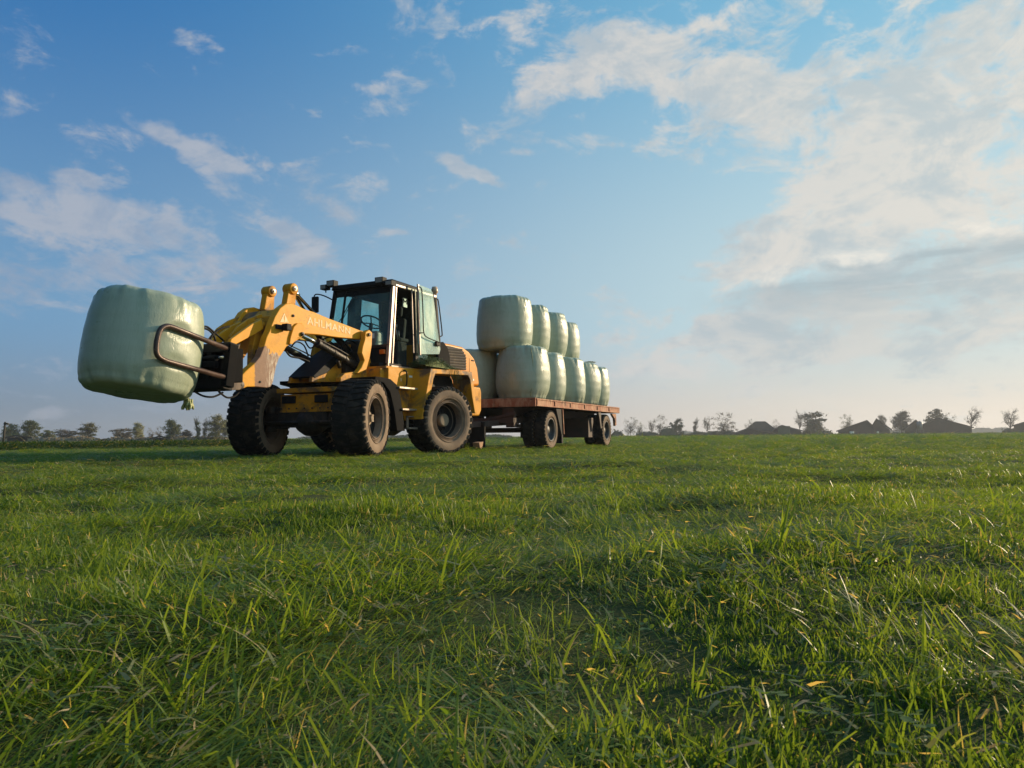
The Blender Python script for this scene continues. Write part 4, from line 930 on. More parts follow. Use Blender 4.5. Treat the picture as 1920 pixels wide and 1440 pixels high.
# ------------------------------------------------------------------ bales
def bale_mesh(name, Rr, H, seed, squeeze=None, lean=0, n=128, m=56):
    r = random.Random(seed); vs = []
    ph = [r.uniform(0, 6.28) for _ in range(12)]; fr = [r.choice((9, 11, 13, 17, 19, 23, 29)) for _ in range(6)]
    prof = []
    for i in range(m + 1):
        t = i / m; prof.append(t)
    lean = lean or r.uniform(-.03, .03); bulge = r.uniform(.045, .10); loc = r.uniform(-.28, .28); el2 = r.uniform(.008, .026)
    def side(t):                 # t 0..1 from bottom to top on the side wall
        s = 2 * t - 1 - loc * (1 - (2 * t - 1) ** 2); return Rr * (1 - bulge * s * s - .03 * s ** 6)
    rc = .11
    path = []                    # (radius, z)
    zb, zt = 0.0, H
    for a in np.linspace(0, 1, 9): path.append((max(.001, (side(0) - rc) * a), zb + .012 * (1 - a) * 0))
    for a in np.linspace(-90, 0, 7)[1:]: path.append((side(0) - rc + rc * math.cos(R(a)), zb + rc + rc * math.sin(R(a))))
    for t in np.linspace(0, 1, m - 20)[1:-1]: path.append((side(t), rc + (H - 2 * rc) * t))
    for a in np.linspace(0, 90, 7): path.append((side(1) - rc + rc * math.cos(R(a)), H - rc + rc * math.sin(R(a))))
    dome = r.uniform(.01, .045)
    for a in np.linspace(1, 0, 9)[1:]: path.append((max(.001, (side(1) - rc) * a), H + dome * (1 - a * a)))
    M_ = len(path)
    for i, (q, z) in enumerate(path):
        edge = math.exp(-((z - .05) / .13) ** 2) + math.exp(-((H - z) / .15) ** 2)
        top = min(1, q / (Rr * .5))
        for k in range(n):
            th = 2 * math.pi * k / n
            w = sum(math.sin(fr[j] * th + ph[j] + z * (2 + j)) * (.0050 if j < 3 else .0036) for j in range(6)) * edge * top
            w -= .012 * edge * top * max(0, math.sin(fr[0] * 2 * th + ph[7])) ** 6
            w += (el2 * math.sin(2 * th + ph[6]) + .006 * math.sin(3 * th + ph[8] + z * 2) + .004 * math.sin(5 * th + ph[9] - 3 * z)) * top
            w += .0012 * math.sin(z * 31 + ph[10] + .8 * math.sin(th * 3)) * top * (1 - min(1, edge))
            x, y = (q + w) * math.cos(th), (q + w) * math.sin(th)
            vs.append([x + lean * (z - H / 2), y, z + (.008 * math.sin(th * 3 + ph[11]) + .006 * math.sin(7 * th + ph[3])) * edge * top])
    if squeeze: squeeze(vs)
    fs = []
    for i in range(M_ - 1):
        for k in range(n): fs.append((i * n + k, i * n + (k + 1) % n, (i + 1) * n + (k + 1) % n, (i + 1) * n + k))
    mb = MB(); mb.add(vs, fs, 0, True); return mb
# the bale in the clamp
BX, BZ, BH, BR = 4.29, .875, 1.22, .71
tiltB = R(-9.5)
def sq(vs):
    Mt = Matrix.Rotation(tiltB, 4, 'Y'); Mi = Mt.inverted()
    loop = [LF.onY(.71, *q) for q in [(437, 657.5), (330, 616), (312, 612), (300, 624), (294, 648), (298, 670), (312, 677), (424, 708)]]
    L = [Mi @ (Vector((p.x, .71, p.z)) - Vector((BX, 0, BZ))) for p in loop]; seg = []
    for i in range(len(L) - 1):
        for k in range(10): seg.append(L[i].lerp(L[i + 1], k / 10))
    S = np.array([(p.x, p.z) for p in seg])
    for v in vs:
        d = np.min(np.hypot(S[:, 0] - v[0], S[:, 1] - v[2]))
        lim = .668 + .05 * min(1, max(0, (d - .03) / .14)) ** 1.3 + .5 * max(0, d - .17)
        if abs(v[1]) > lim: v[1] = math.copysign(lim + .12 * (abs(v[1]) - lim), v[1])
hb = bale_mesh('wrapped_bale', BR, BH, 5, sq).build('wrapped_bale', M['wrap'], None, fix=False)
hb.matrix_world = Matrix.Translation(W3(LF, (BX, 0, BZ))) @ Matrix.Rotation(LF.rz, 4, 'Z') @ Matrix.Rotation(tiltB, 4, 'Y')
tag(hb, 'pale green wrapped silage bale held in the air by the loader clamp', 'bale', 'silage bales')
# tail of torn film at its foot
mb = MB(); r = random.Random(3); base = Vector((-.52, .34, .03))
for k in range(26):
    p = base + Vector((r.uniform(-.04, .04), r.uniform(-.04, .04), 0)); L = r.uniform(.08, .17); pts = []; q = p.copy(); d = Vector((r.uniform(-.3, .1), r.uniform(-.15, .15), -1))
    for i in range(6): pts.append(q.copy()); q = q + d * (L / 5); d = d + Vector((r.uniform(-.3, .3), r.uniform(-.3, .3), r.uniform(-.3, .1))); d.normalize()
    mb.tube(pts, [.010, .016, .012, .018, .020, .006], 5)
mb.build('film_tail', mat('torn_film', (.42, .45, .20), .35, 0, (.22, .22, .08), 20, .4, .7, .3, 60), hb)

# ------------------------------------------------------------------ trailer
TF = Frame((.533, 17.07), (.4, .917)); TZ = 1.143; TL, TW = 6.75, 2.55
def small_wheel(T, x, y, out, lab=None):
    w = empty('wheel', (x, y, .445), 0); w.parent = T
    if lab: w['label'] = lab
    tyre(.465, .27, .27, 30, .012).build('tyre', [M['rubber'], M['tyrewall']], w)
    mb = MB(); s = out
    mb.lathe([(.272, .10 * s), (.275, .125 * s), (.252, .128 * s), (.246, .08 * s), (.235, .02 * s), (.20, -.015 * s), (.12, -.03 * s), (.11, .03 * s), (.08, .06 * s), (.001, .065 * s)], 40)
    mb.build('rim', M['rimdark'], w); return w
def build_trailer():
    T = empty('flatbed_trailer', (TF.o.x, TF.o.y, 0), TF.rz)
    tag(T, 'rusty red flatbed farm trailer loaded with wrapped bales behind the loader', 'trailer')
    mb = MB()
    for k in range(17):
        y0 = .05 + k * (TW - .10) / 17; mb.box(.05, TL - .05, y0 + .004, y0 + (TW - .10) / 17 - .004, TZ - .06, TZ - .012)
    mb.build('deck', M['planks'], T, .004)
    h = .175
    mb = MB(); mb.box(0, TL, 0, .05, TZ - h, TZ); mb.box(0, TL, -.018, 0, TZ - .035, TZ - .004); mb.box(0, TL, -.018, 0, TZ - h, TZ - h + .03)
    for k in range(6): x = .02 + k * TL / 6; mb.box(x, x + .05, -.022, 0, TZ - h + .03, TZ - .035)
    mb.build('side_rail', M['redsteel'], T, .004)
    mb = MB(); mb.box(0, TL, TW - .05, TW, TZ - h, TZ); mb.build('side_rail', M['redsteel'], T, .004)
    mb = MB(); mb.box(-.05, -.003, 0, TW, TZ - h - .01, TZ + .01); mb.box(-.09, -.05, 1.0, 1.04, TZ - h, TZ); mb.build('front_beam', M['redsteel'], T, .004)
    mb = MB(); mb.box(TL + .003, TL + .06, 0, TW, TZ - h, TZ); mb.build('rear_beam', M['redsteel'], T, .004)
    mb = MB()
    for y in (.75, TW - .87): mb.box(.1, TL - .1, y, y + .12, TZ - .36, TZ - .065)
    for k in range(9): x = .2 + k * .78; mb.box(x, x + .08, .05, TW - .05, TZ - .17, TZ - .066)
    mb.build('chassis_frame', M['darkred'], T, .006)
    # running gear
    for (x, nm) in ((1.04, 0), (5.56, 1)):
        mb = MB(); mb.cyl((x, .2, .445), (x, TW - .2, .445), .06, 14)
        for y in (.62, TW - .72): mb.box(x - .55, x + .55, y, y + .08, .50, .58); mb.box(x - .08, x + .08, y - .02, y + .10, .4, TZ - .3)
        mb.box(x - .65, x + .65, .60, .72, .60, .72); mb.box(x - .65, x + .65, TW - .72, TW - .60, .60, .72)
        if nm == 0: mb.lathe([(.42, .74), (.42, .79), (.30, .79)], 32, M=Matrix.Translation((x, TW / 2, 0)), ax='Z'); mb.box(x - .7, x - .6, .6, TW - .6, .58, .72)
        mb.build('axle', M['darkred'], T, .008)
        small_wheel(T, x, .17, -1); small_wheel(T, x, TW - .17, 1)
        small_wheel(T, x, .47, -1, 'inner wheel of the twin pair'); small_wheel(T, x, TW - .47, 1, 'inner wheel of the twin pair')
    # mud flaps and guards behind / before the wheels
    for (x, z0, z1, x2) in ((1.72, .10, TZ - h, 1.50), ):
        mb = MB(); mb.prism([(x - .36, TZ - .20), (x + .02, TZ - .20), (x + .10, .30), (x + .10, .12), (x - .0, .12), (x - .0, .32)], .03, .60); mb.build('mudguard', M['black'], T, .004)
        mb = MB(); mb.beam((x + .04, .012, TZ - .2), (x + .11, .012, .34), .02, .035, up=(1, 0, 0)); mb.build('mudguard_edge', M['redsteel'], T, .002)
    mb = MB(); mb.prism([(4.75, TZ - .2), (5.0, TZ - .2), (4.98, .75), (5.05, .50), (4.95, .50), (4.85, .75)], .03, .10); mb.build('bracket', M['darkred'], T, .004)
    mb = MB(); mb.prism([(6.18, TZ - .2), (6.6, TZ - .2), (6.62, .62), (6.50, .58), (6.45, .8), (6.22, .9)], .05, .12); mb.prism([(6.28, TZ - .2), (6.6, TZ - .2), (6.55, .55), (6.35, .55)], .8, TW - .8); mb.build('rear_bracket', M['redsteel'], T, .004)
    mb = MB(); mb.box(4.5, 4.95, .25, TW - .25, .25, .80); mb.build('tool_box', M['darkred'], T, .01)
    # drawbar, supports
    mb = MB(); A = (.45, TW / 2 - .42, .62); B = (.45, TW / 2 + .42, .62); Cc = (-1.75, TW / 2 + .1, .52)
    mb.beam(A, Cc, .09, .12); mb.beam(B, Cc, .09, .12); mb.beam(Cc, (-2.3, TW / 2 + .12, .50), .10, .10); mb.cyl((-2.36, TW / 2 + .12, .44), (-2.36, TW / 2 + .12, .56), .08, 16)
    mb.build('drawbar', M['darkred'], T, .008)
    mb = MB(); mb.box(.02, .16, .55, .75, .50, TZ - .2); mb.box(.02, .16, TW - .75, TW - .55, .50, TZ - .2); mb.box(.0, .1, .55, TW - .55, .60, .72); mb.prismX([(.5, TZ - .3), (1.2, TZ - .42), (1.2, TZ - .50), (.5, TZ - .36)], -.01, .0); mb.build('front_support', M['darkred'], T, .008)
    mb = MB(); mb.box(-.62, -.58, TW / 2 - .30, TW / 2 + .10, .07, .62); mb.build('mud_flap', M['black'], T, .005)
    mb = MB(); mb.prism([(-1.02, .17), (-.98, .06), (-.90, .02), (-.84, .10), (-.80, .19)], TW / 2 - .36, TW / 2 - .2); mb.build('support_foot', M['mud'], T, .01)
    mb = MB(); mb.tube(smooth_path([(-2.2, TW / 2, .62), (-1.4, TW / 2 - .1, .45), (-.5, TW / 2 - .05, .55), (.3, TW / 2, .7)]), .015, 6); mb.tube(smooth_path([(-2.2, TW / 2 + .1, .66), (-1.2, TW / 2 + .1, .38), (-.3, TW / 2 + .05, .6), (.3, TW / 2 + .1, .7)]), .012, 6); mb.build('hose', M['plastic'], T)
    return T
build_trailer()
near = [(.93, .71, .675), (2.21, .75, .655), (3.54, .70, .665), (4.86, .66, .665), (6.08, .70, .60)]
lab_n = ['pale green bale at the trailer corner with a loose film edge, bottom layer', 'bottom layer bale second from the front corner on the sunlit trailer side', 'bottom layer bale in the middle of the sunlit trailer side',
         'bottom layer bale second from the tail on the sunlit trailer side', 'bottom layer bale at the tail of the trailer']
for i, (x, y, rr) in enumerate(near):
    o = bale_mesh('wrapped_bale', rr, 1.26 - .02 * i, 100 + i).build('wrapped_bale', M['wrap'], None, fix=False)
    o.location = W3(TF, (x, y, TZ - .006)); o.rotation_euler = (0, 0, i * 1.7); tag(o, lab_n[i], 'bale', 'silage bales')
    if i in (0, 3):
        mb = MB(); r = random.Random(i); top = 1.25
        for k in range(16):
            a = r.uniform(-.3, .3) + (-.6 - i * 1.7 + TF.rz); q = .50 + r.uniform(-.15, .06); p = Vector((q * math.cos(a), q * math.sin(a), top + .0)); pts = [p + Vector((r.uniform(-.06, .06), r.uniform(-.06, .06), abs(math.sin(j * 1.1)) * .035)) for j in range(5)]
            mb.tube(pts, .009, 5)
        if i == 0:
            a0 = math.atan2(-.9, -.35) + .62 - i * 1.7
            pts = [Vector(((.665 - .05 * ((z_ - .6) / .6) ** 2 + .006) * math.cos(a0 + .10 * math.sin(z_ * 2)), (.665 - .05 * ((z_ - .6) / .6) ** 2 + .006) * math.sin(a0 + .10 * math.sin(z_ * 2)), z_)) for z_ in np.linspace(.08, 1.2, 20)]
            mb.tube(pts, .007, 5)
        mb.build('loose_film', mat('loose_film', (.26, .30, .15), .5, 0, (.16, .19, .08), 20), o)
lab_f = ['shaded bottom layer bale on the far side of the trailer front, beside the loader bonnet', 'far side bottom bale, second from the trailer front', 'far side bottom bale, third from the trailer front']
for i, x in enumerate((.90, 2.2, 3.5, 4.8, 6.05)[:3]):
    o = bale_mesh('wrapped_bale', .655, 1.25, 200 + i).build('wrapped_bale', M['wrap'], None, fix=False); o.location = W3(TF, (x, 2.03, TZ - .006)); o.rotation_euler = (0, 0, i * 2.1); tag(o, lab_f[i], 'bale', 'silage bales')
topb = [(.88, 1.15, .665, 1.27), (2.15, 1.13, .64, 1.25), (3.42, 1.13, .635, 1.25), (4.58, 1.12, .60, 1.16)]
lab_t = ['large bale at the front of the top layer on the trailer', 'second bale of the top layer, just behind the large front one', 'third bale of the top layer, before the rearmost one', 'rearmost and smallest bale of the top layer']
for i, (x, y, rr, hh) in enumerate(topb):
    o = bale_mesh('wrapped_bale', rr, hh, 300 + i).build('wrapped_bale', M['wrap'], None, fix=False); o.location = W3(TF, (x, y, TZ + 1.19)); o.rotation_euler = (0, 0, .8 + i * 1.3); tag(o, lab_t[i], 'bale', 'silage bales')

# ------------------------------------------------------------------ heap of cut grass on the loader's step deck
def heap():
    r = random.Random(12); mb = MB(); c = L3(.92, 806, 690)
    cx0, cx1 = L3(.92, 782, 690).x, L3(.92, 838, 690).x
    for k in range(1500):
        t = r.random(); x = cx0 + (cx1 - cx0) * t; top = .20 * math.exp(-((t - .42) / .33) ** 2) + .02; y = r.uniform(.76, 1.12); z = c.z + .01 + top * r.random() * (1 - abs(y - .9) * 1.4)
        hang = (r.random() < .14 and t > .45)
        if hang: y = 1.19 + r.uniform(0, .04); z = c.z + .02
        a = r.uniform(0, 6.28); L = r.uniform(.06, .16); d = Vector((math.cos(a), math.sin(a), r.uniform(-.3, .35)))
        if hang: d = Vector((r.uniform(-.25, .25), .1, -1)); L = r.uniform(.1, .42) * (1 if t > .6 else .4)
        w = Vector((-d.y, d.x, .3)) * .006; p = Vector((x, y, z)); q = p + d * L * .5 + Vector((0, 0, .01)); e = p + d * L + Vector((r.uniform(-.02, .02), 0, -.01))
        mb.add([p - w, p + w, q + w, q - w, e], [(0, 1, 2, 3), (3, 2, 4)])
    # a dark core so that the heap is solid
    vs = []; fs = []; n = 14
    for i in range(n + 1):
        t = i / n; x = cx0 + (cx1 - cx0) * t; top = (.16 * math.exp(-((t - .42) / .33) ** 2) + .01)
        for j in range(9): a = math.pi * j / 8; vs.append((x, .93 - .18 * math.cos(a), c.z + top * math.sin(a) * (1 + .12 * math.sin(i * 2.3 + j))))
    for i in range(n):
        for j in range(8): fs.append((i * 9 + j, i * 9 + j + 1, i * 9 + 10 + j, i * 9 + 9 + j))
    mb.add(vs, fs, 0)
    m = mat('cut_grass', (.10, .14, .035), .8, 0, (.22, .20, .08), 30, .5, .7, .3, 60)
    o = mb.build('cut_grass', m, None, fix=False); o.matrix_world = Matrix.Translation(LF.o) @ Matrix.Rotation(LF.rz, 4, 'Z')
    tag(o, 'tangled heap of cut grass lying on the loader step beside the cab', 'cut grass', kind='stuff')
heap()

# ------------------------------------------------------------------ far trees, hedges and farm buildings
def leafmat(name, c1, c2):
    m = bpy.data.materials.new(name); m.use_nodes = True; t = NT(m.node_tree); b = m.node_tree.nodes['Principled BSDF']
    g = t.new('ShaderNodeNewGeometry'); oi = t.new('ShaderNodeObjectInfo')
    f = t.m('ADD', t.m('MULTIPLY', t.noise(g.outputs['Position'], .9, 3, .6), .8), t.m('MULTIPLY', oi.outputs['Random'], .35), clamp=True)
    t.put(b.inputs['Base Color'], t.mix(t.ramp(f, .3, .8), (*c1, 1), (*c2, 1))); b.inputs['Roughness'].default_value = .8; b.inputs['Specular IOR Level'].default_value = .1
    return m
LM = {'green': leafmat('spring_leaves', (.14, .145, .055), (.24, .225, .10)), 'brown': leafmat('budding_twigs', (.15, .12, .08), (.24, .19, .125)),
      'dark': leafmat('dark_leaves', (.060, .066, .040), (.105, .110, .066)), 'bark': leafmat('bark', (.055, .043, .034), (.085, .068, .05))}
def tree_parts(kind, seed):
    """unit tree (height 1): trunk+limbs mesh data, crown mesh data"""
    r = random.Random(seed); tr = MB(); cr = MB(); tips = []
    def grow(p, d, L, rad, lev):
        n = 3; pts = [p.copy()]; q = p.copy()
        for i in range(n):
            d = (d + Vector((r.gauss(0, .10), r.gauss(0, .10), .05))).normalized(); q = q + d * (L / n); pts.append(q.copy())
        tgt = tr if lev < 3 else cr
        tgt.tube(pts, [rad, rad * .85, rad * .7, rad * .5], 5 if lev < 2 else 3, 0 if lev < 3 else 1, cap=False)
        if lev >= 2: tips.extend(pts[1:])
        if lev >= (5 if kind in ('bare', 'wide') else 4): return
        kids = {0: 9 if kind != 'slim' else 12, 1: 5, 2: 4, 3: 3, 4: 2}[lev]
        for k in range(kids):
            t = r.uniform((.10 if kind in ('leafy', 'slim', 'round') else .30) if lev == 0 else .2, 1.0); j = min(int(t * n), n - 1); s = pts[j].lerp(pts[j + 1], t * n - j)
            sp = {'bare': .75, 'wide': 1.0, 'leafy': .65, 'slim': .36, 'round': .9}[kind] * r.uniform(.7, 1.2); a = r.uniform(0, 6.283)
            u = d.orthogonal().normalized(); v = d.cross(u); nd = (d * math.cos(sp) + (u * math.cos(a) + v * math.sin(a)) * math.sin(sp)).normalized()
            if lev == 0: nd = (nd + Vector((0, 0, .15))).normalized()
            grow(s, nd, L * r.uniform(.45, .68), rad * .50, lev + 1)
    h0 = {'bare': .46, 'wide': .40, 'leafy': .50, 'slim': .68, 'round': .42}[kind]
    grow(Vector((0, 0, 0)), Vector((0, 0, 1)), h0, .022 if kind != 'slim' else .016, 0)
    nl = {'bare': 300, 'wide': 2000, 'leafy': 5200, 'slim': 2800, 'round': 4600}[kind]; sz = {'bare': .010, 'wide': .013, 'leafy': .019, 'slim': .016, 'round': .022}[kind]
    cl = []
    for _ in range({'leafy': 44, 'slim': 22, 'round': 34, 'wide': 30}.get(kind, 0)):
        z = r.uniform(.06, .97); rr_ = {'leafy': .27, 'slim': .11, 'round': .36, 'wide': .52}[kind] * math.sin(math.pi * min(1, (z + .16) / 1.26)) ** .6 * math.sqrt(r.random()); a = r.uniform(0, 6.28)
        cl.append((Vector((rr_ * math.cos(a), rr_ * math.sin(a), z)), r.uniform(.03, .075)))
    for _ in range(nl):
        if cl and r.random() < .84:
            c_, s_ = r.choice(cl); p = c_ + Vector((r.gauss(0, s_), r.gauss(0, s_), r.gauss(0, s_ * .8)))
            if p.z < .02: continue
        else: p = r.choice(tips) + Vector((r.gauss(0, .018), r.gauss(0, .018), r.gauss(0, .018)))
        a = Vector((r.gauss(0, 1), r.gauss(0, 1), r.gauss(0, 1))).normalized(); b = a.orthogonal().normalized(); s = sz * r.uniform(.5, 1.5)
        cr.add([p - a * s, p + b * s * .7, p + a * s, p - b * s * .7], [(0, 1, 2, 3)])
    zmax = np.percentile([v[2] for v in cr.v], 99.6); w = np.percentile([math.hypot(v[0], v[1]) for v in cr.v], 99.3)
    return tr, cr, zmax, w
TREE = {}
def mkdata(kind, leaf, seed):
    tr, cr, zm, w = tree_parts(kind, seed); out = []
    for mb, nm, mats in ((tr, 'trunk', [LM['bark']]), (cr, 'crown', [LM[leaf], LM['bark']])):
        me = bpy.data.meshes.new(nm); me.from_pydata(mb.v, [], mb.f); [me.materials.append(q) for q in mats]; me.polygons.foreach_set('material_index', mb.mi); me.update(); out.append(me)
    return out[0], out[1], zm, w
def gpoint(px, D):                    # ground point seen in column px at depth D
    d = ray(px, 816); t = D / d.y; return Vector((d.x * t, D, 0))
def ztop(px, py, D): d = ray(px, py); return HC + d.z * D / d.y
def tree(px, pytop, wpx, D, kind, leaf, label, name='tree', seed=None, group='far trees'):
    key = (kind, leaf, (seed if seed is not None else int(px)) % 4)
    if key not in TREE: TREE[key] = mkdata(kind, leaf, hash(key[2] * 7 + len(kind) * 3 + len(leaf)) + 1)
    a, b, zm, w = TREE[key]; g = gpoint(px, D); H = ztop(px, pytop, D); Wd = wpx / FPX * D
    T = empty(name, g, (px * 1.7) % 6.28); T.scale = (Wd / (2 * w), Wd / (2 * w), H / zm)
    for nm, me in (('trunk', a), ('crown', b)):
        o = bpy.data.objects.new(nm, me); COL.objects.link(o); o.parent = T
    tag(T, label, 'tree', group); return T
LT = [
 (22, 795, 34, 170, 'leafy', 'green', 'leafing tree right behind the leaning pole at the far left'),
 (57, 789, 40, 172, 'leafy', 'green', 'tall leafing tree, second from the pole on the left skyline'),
 (90, 807, 30, 178, 'round', 'green', 'small round tree left of the broad low one on the left skyline'),
 (127, 806, 52, 182, 'round', 'brown', 'broad low tree left of the rounded tall one, beyond the left bank'),
 (165, 793, 40, 170, 'leafy', 'green', 'tall rounded tree beside the wide gap of the left skyline'),
 (229, 804, 50, 185, 'round', 'brown', 'broad flat-topped tree right of the wide skyline gap'),
 (259, 793, 26, 175, 'leafy', 'green', 'narrow upright tree beside the broad flat-topped one'),
 (283, 803, 22, 180, 'wide', 'brown', 'small thin tree, left one of the dark bare pair'),
 (300, 800, 22, 182, 'wide', 'brown', 'small thin tree, right one of the dark bare pair'),
 (323, 788, 34, 172, 'leafy', 'green', 'tall leafing tree between the dark bare pair and the poplars'),
 (350, 806, 26, 180, 'leafy', 'brown', 'low shrubby tree at the foot of the poplars'),
 (371, 781, 22, 170, 'slim', 'green', 'slender poplar with a pointed top, left of two tall ones'),
 (383, 783, 20, 171, 'slim', 'green', 'slim poplar squeezed between two taller trees near the front tyre'),
 (405, 778, 38, 170, 'leafy', 'green', 'tallest leafing tree just left of the loader front tyre'),
 (422, 788, 26, 172, 'leafy', 'green', 'leafing tree half hidden by the loader front tyre'),
 (1183, 783, 34, 270, 'wide', 'brown', 'open crowned tree nearest the tail of the trailer'),
 (1199, 788, 26, 275, 'wide', 'green', 'light green tree beside the open crowned one near the trailer'),
 (1221, 786, 22, 272, 'bare', 'brown', 'thin bare tree over the low hedge right of the trailer'),
 (1238, 779, 32, 270, 'wide', 'brown', 'forked bare tree standing behind the low hedge'),
 (1270, 786, 30, 262, 'round', 'dark', 'dark dense tree at the right end of the low hedge'),
 (1303, 783, 16, 275, 'slim', 'brown', 'very slim bare tree left of the two bare spreading ones'),
 (1325, 780, 26, 275, 'bare', 'brown', 'bare fan-shaped tree left of the widest bare tree'),
 (1357, 775, 54, 265, 'wide', 'brown', 'widest bare tree on the right skyline, left of the low barn'),
 (1407, 787, 20, 290, 'wide', 'brown', 'small reddish tree left of the steep-roofed farmhouse'),
 (1456, 787, 18, 290, 'wide', 'brown', 'small reddish tree right of the steep-roofed farmhouse'),
 (1499, 768, 30, 275, 'bare', 'green', 'tall light tree leaning over the big dark one'),
 (1525, 774, 50, 262, 'round', 'brown', 'big dense brown tree right of the green-doored barn'),
 (1588, 778, 34, 280, 'wide', 'green', 'round light tree left of the twin-gabled black barn'),
 (1655, 779, 20, 290, 'leafy', 'brown', 'tree top behind the right gable of the twin-gabled barn'),
 (1691, 772, 36, 280, 'leafy', 'brown', 'brownish tree between the two black barns'),
 (1757, 768, 44, 300, 'round', 'dark', 'dense dome-shaped tree rising behind the largest black barn'),
 (1783, 775, 28, 302, 'wide', 'brown', 'thin tree right of the dome-shaped one behind the largest barn'),
 (1820, 762, 42, 265, 'bare', 'brown', 'tall bare tree with a clear trunk right of the largest barn'),
 (1893, 766, 42, 265, 'bare', 'brown', 'tall bare tree near the right edge of the field'),
]
for a in LT: tree(*a)

def lump(name, px0, px1, pyt, D, leaf, label, seed, dens=1.0, th=4.0):
    """hedge: many small leaf faces in an uneven low volume over a solid core of twigs"""
    r = random.Random(seed); a = gpoint(px0, D); b = gpoint(px1, D); H = ztop((px0 + px1) / 2, pyt, D); L = (b - a).length; mb = MB()
    def top(t): return H * (.80 + .14 * math.sin(t * L * .35 + seed) + .08 * math.sin(t * L * 1.1 + seed * 2)) * min(1, 6 * t + .45, 6 * (1 - t) + .45)
    n = int(L * 26 * dens)
    for _ in range(n):
        t = r.random(); h = top(t); z = h * (1 - r.random() ** 1.4 * .95); p = a.lerp(b, t) + Vector((0, r.uniform(-th / 2, th / 2), z)); u = Vector((r.gauss(0, 1), r.gauss(0, 1), r.gauss(0, 1))).normalized(); v = u.orthogonal().normalized(); s = r.uniform(.15, .42)
        p = p - a; mb.add([p - u * s, p + v * s * .7, p + u * s, p - v * s * .7], [(0, 1, 2, 3)])
    m = max(4, int(L / 1.5)); vs = []; fs = []
    for i in range(m + 1):
        t = i / m; c = a.lerp(b, t) - a; h = top(t) * .82
        vs += [c + Vector((0, -th / 2 * .8, 0)), c + Vector((0, -th / 4, h)), c + Vector((0, th / 4, h)), c + Vector((0, th / 2 * .8, 0))]
    for i in range(m):
        for j in range(3): fs.append((i * 4 + j, i * 4 + j + 1, i * 4 + 5 + j, i * 4 + 4 + j))
    mb.add(vs, fs); me = bpy.data.meshes.new(name); me.from_pydata([tuple(v) for v in mb.v], [], mb.f); me.materials.append(LM[leaf]); o = bpy.data.objects.new(name, me); COL.objects.link(o); o.location = a
    return o
HG = [
 ('hedge', 1193, 1236, 808, 262, 'dark', 'low dark hedge under the forked bare tree', 1), ('bush', 1238, 1266, 797, 258, 'dark', 'rounded dark bush left of the dark dense tree', 2),
 ('hedge', 1296, 1378, 806, 268, 'dark', 'long dark hedge under the widest bare tree', 3), ('bush', 1148, 1168, 800, 255, 'dark', 'dark bush right behind the trailer tail wheel', 4),
 ('hedge', 1500, 1560, 806, 268, 'dark', 'dark hedge at the foot of the big dense brown tree', 5), ('hedge', 1256, 1300, 813, 290, 'dark', 'very low distant hedge between dark tree and slim bare tree', 6),
 ('hedge', 0, 185, 818, 165, 'brown', 'low scrub hedge under the trees at the far left', 7), ('hedge', 195, 430, 818, 172, 'brown', 'brown scrub hedge under the trees left of the loader', 8),
 ('bush', 1883, 1904, 800, 262, 'dark', 'dark bush below the bare tree at the right edge', 9), ('hedge', 1672, 1700, 810, 290, 'dark', 'small hedge between the two black barns', 10),
 ('hedge', 1030, 1150, 812, 300, 'dark', 'distant hedge seen beneath the trailer', 11), ('hedge', 560, 960, 815, 300, 'dark', 'distant hedge seen between the loader wheels', 12)]
for a in HG:
    o = lump(*a); tag(o, a[6], a[0])
# far wood in the haze at the right
o = lump('far_wood', 1805, 1990, 799, 700, 'dark', '', 33, .5, 20); tag(o, 'bluish distant wood between the two bare trees on the right', 'wood', kind='stuff')
o = lump('far_wood', 1660, 1700, 803, 700, 'dark', '', 34, .5, 20); tag(o, 'bluish distant wood seen between the two black barns', 'wood', kind='stuff')
o = lump('far_wood', 1262, 1312, 806, 800, 'dark', '', 35, .5, 20); tag(o, 'faint distant wood right of the dark dense tree', 'wood', kind='stuff')

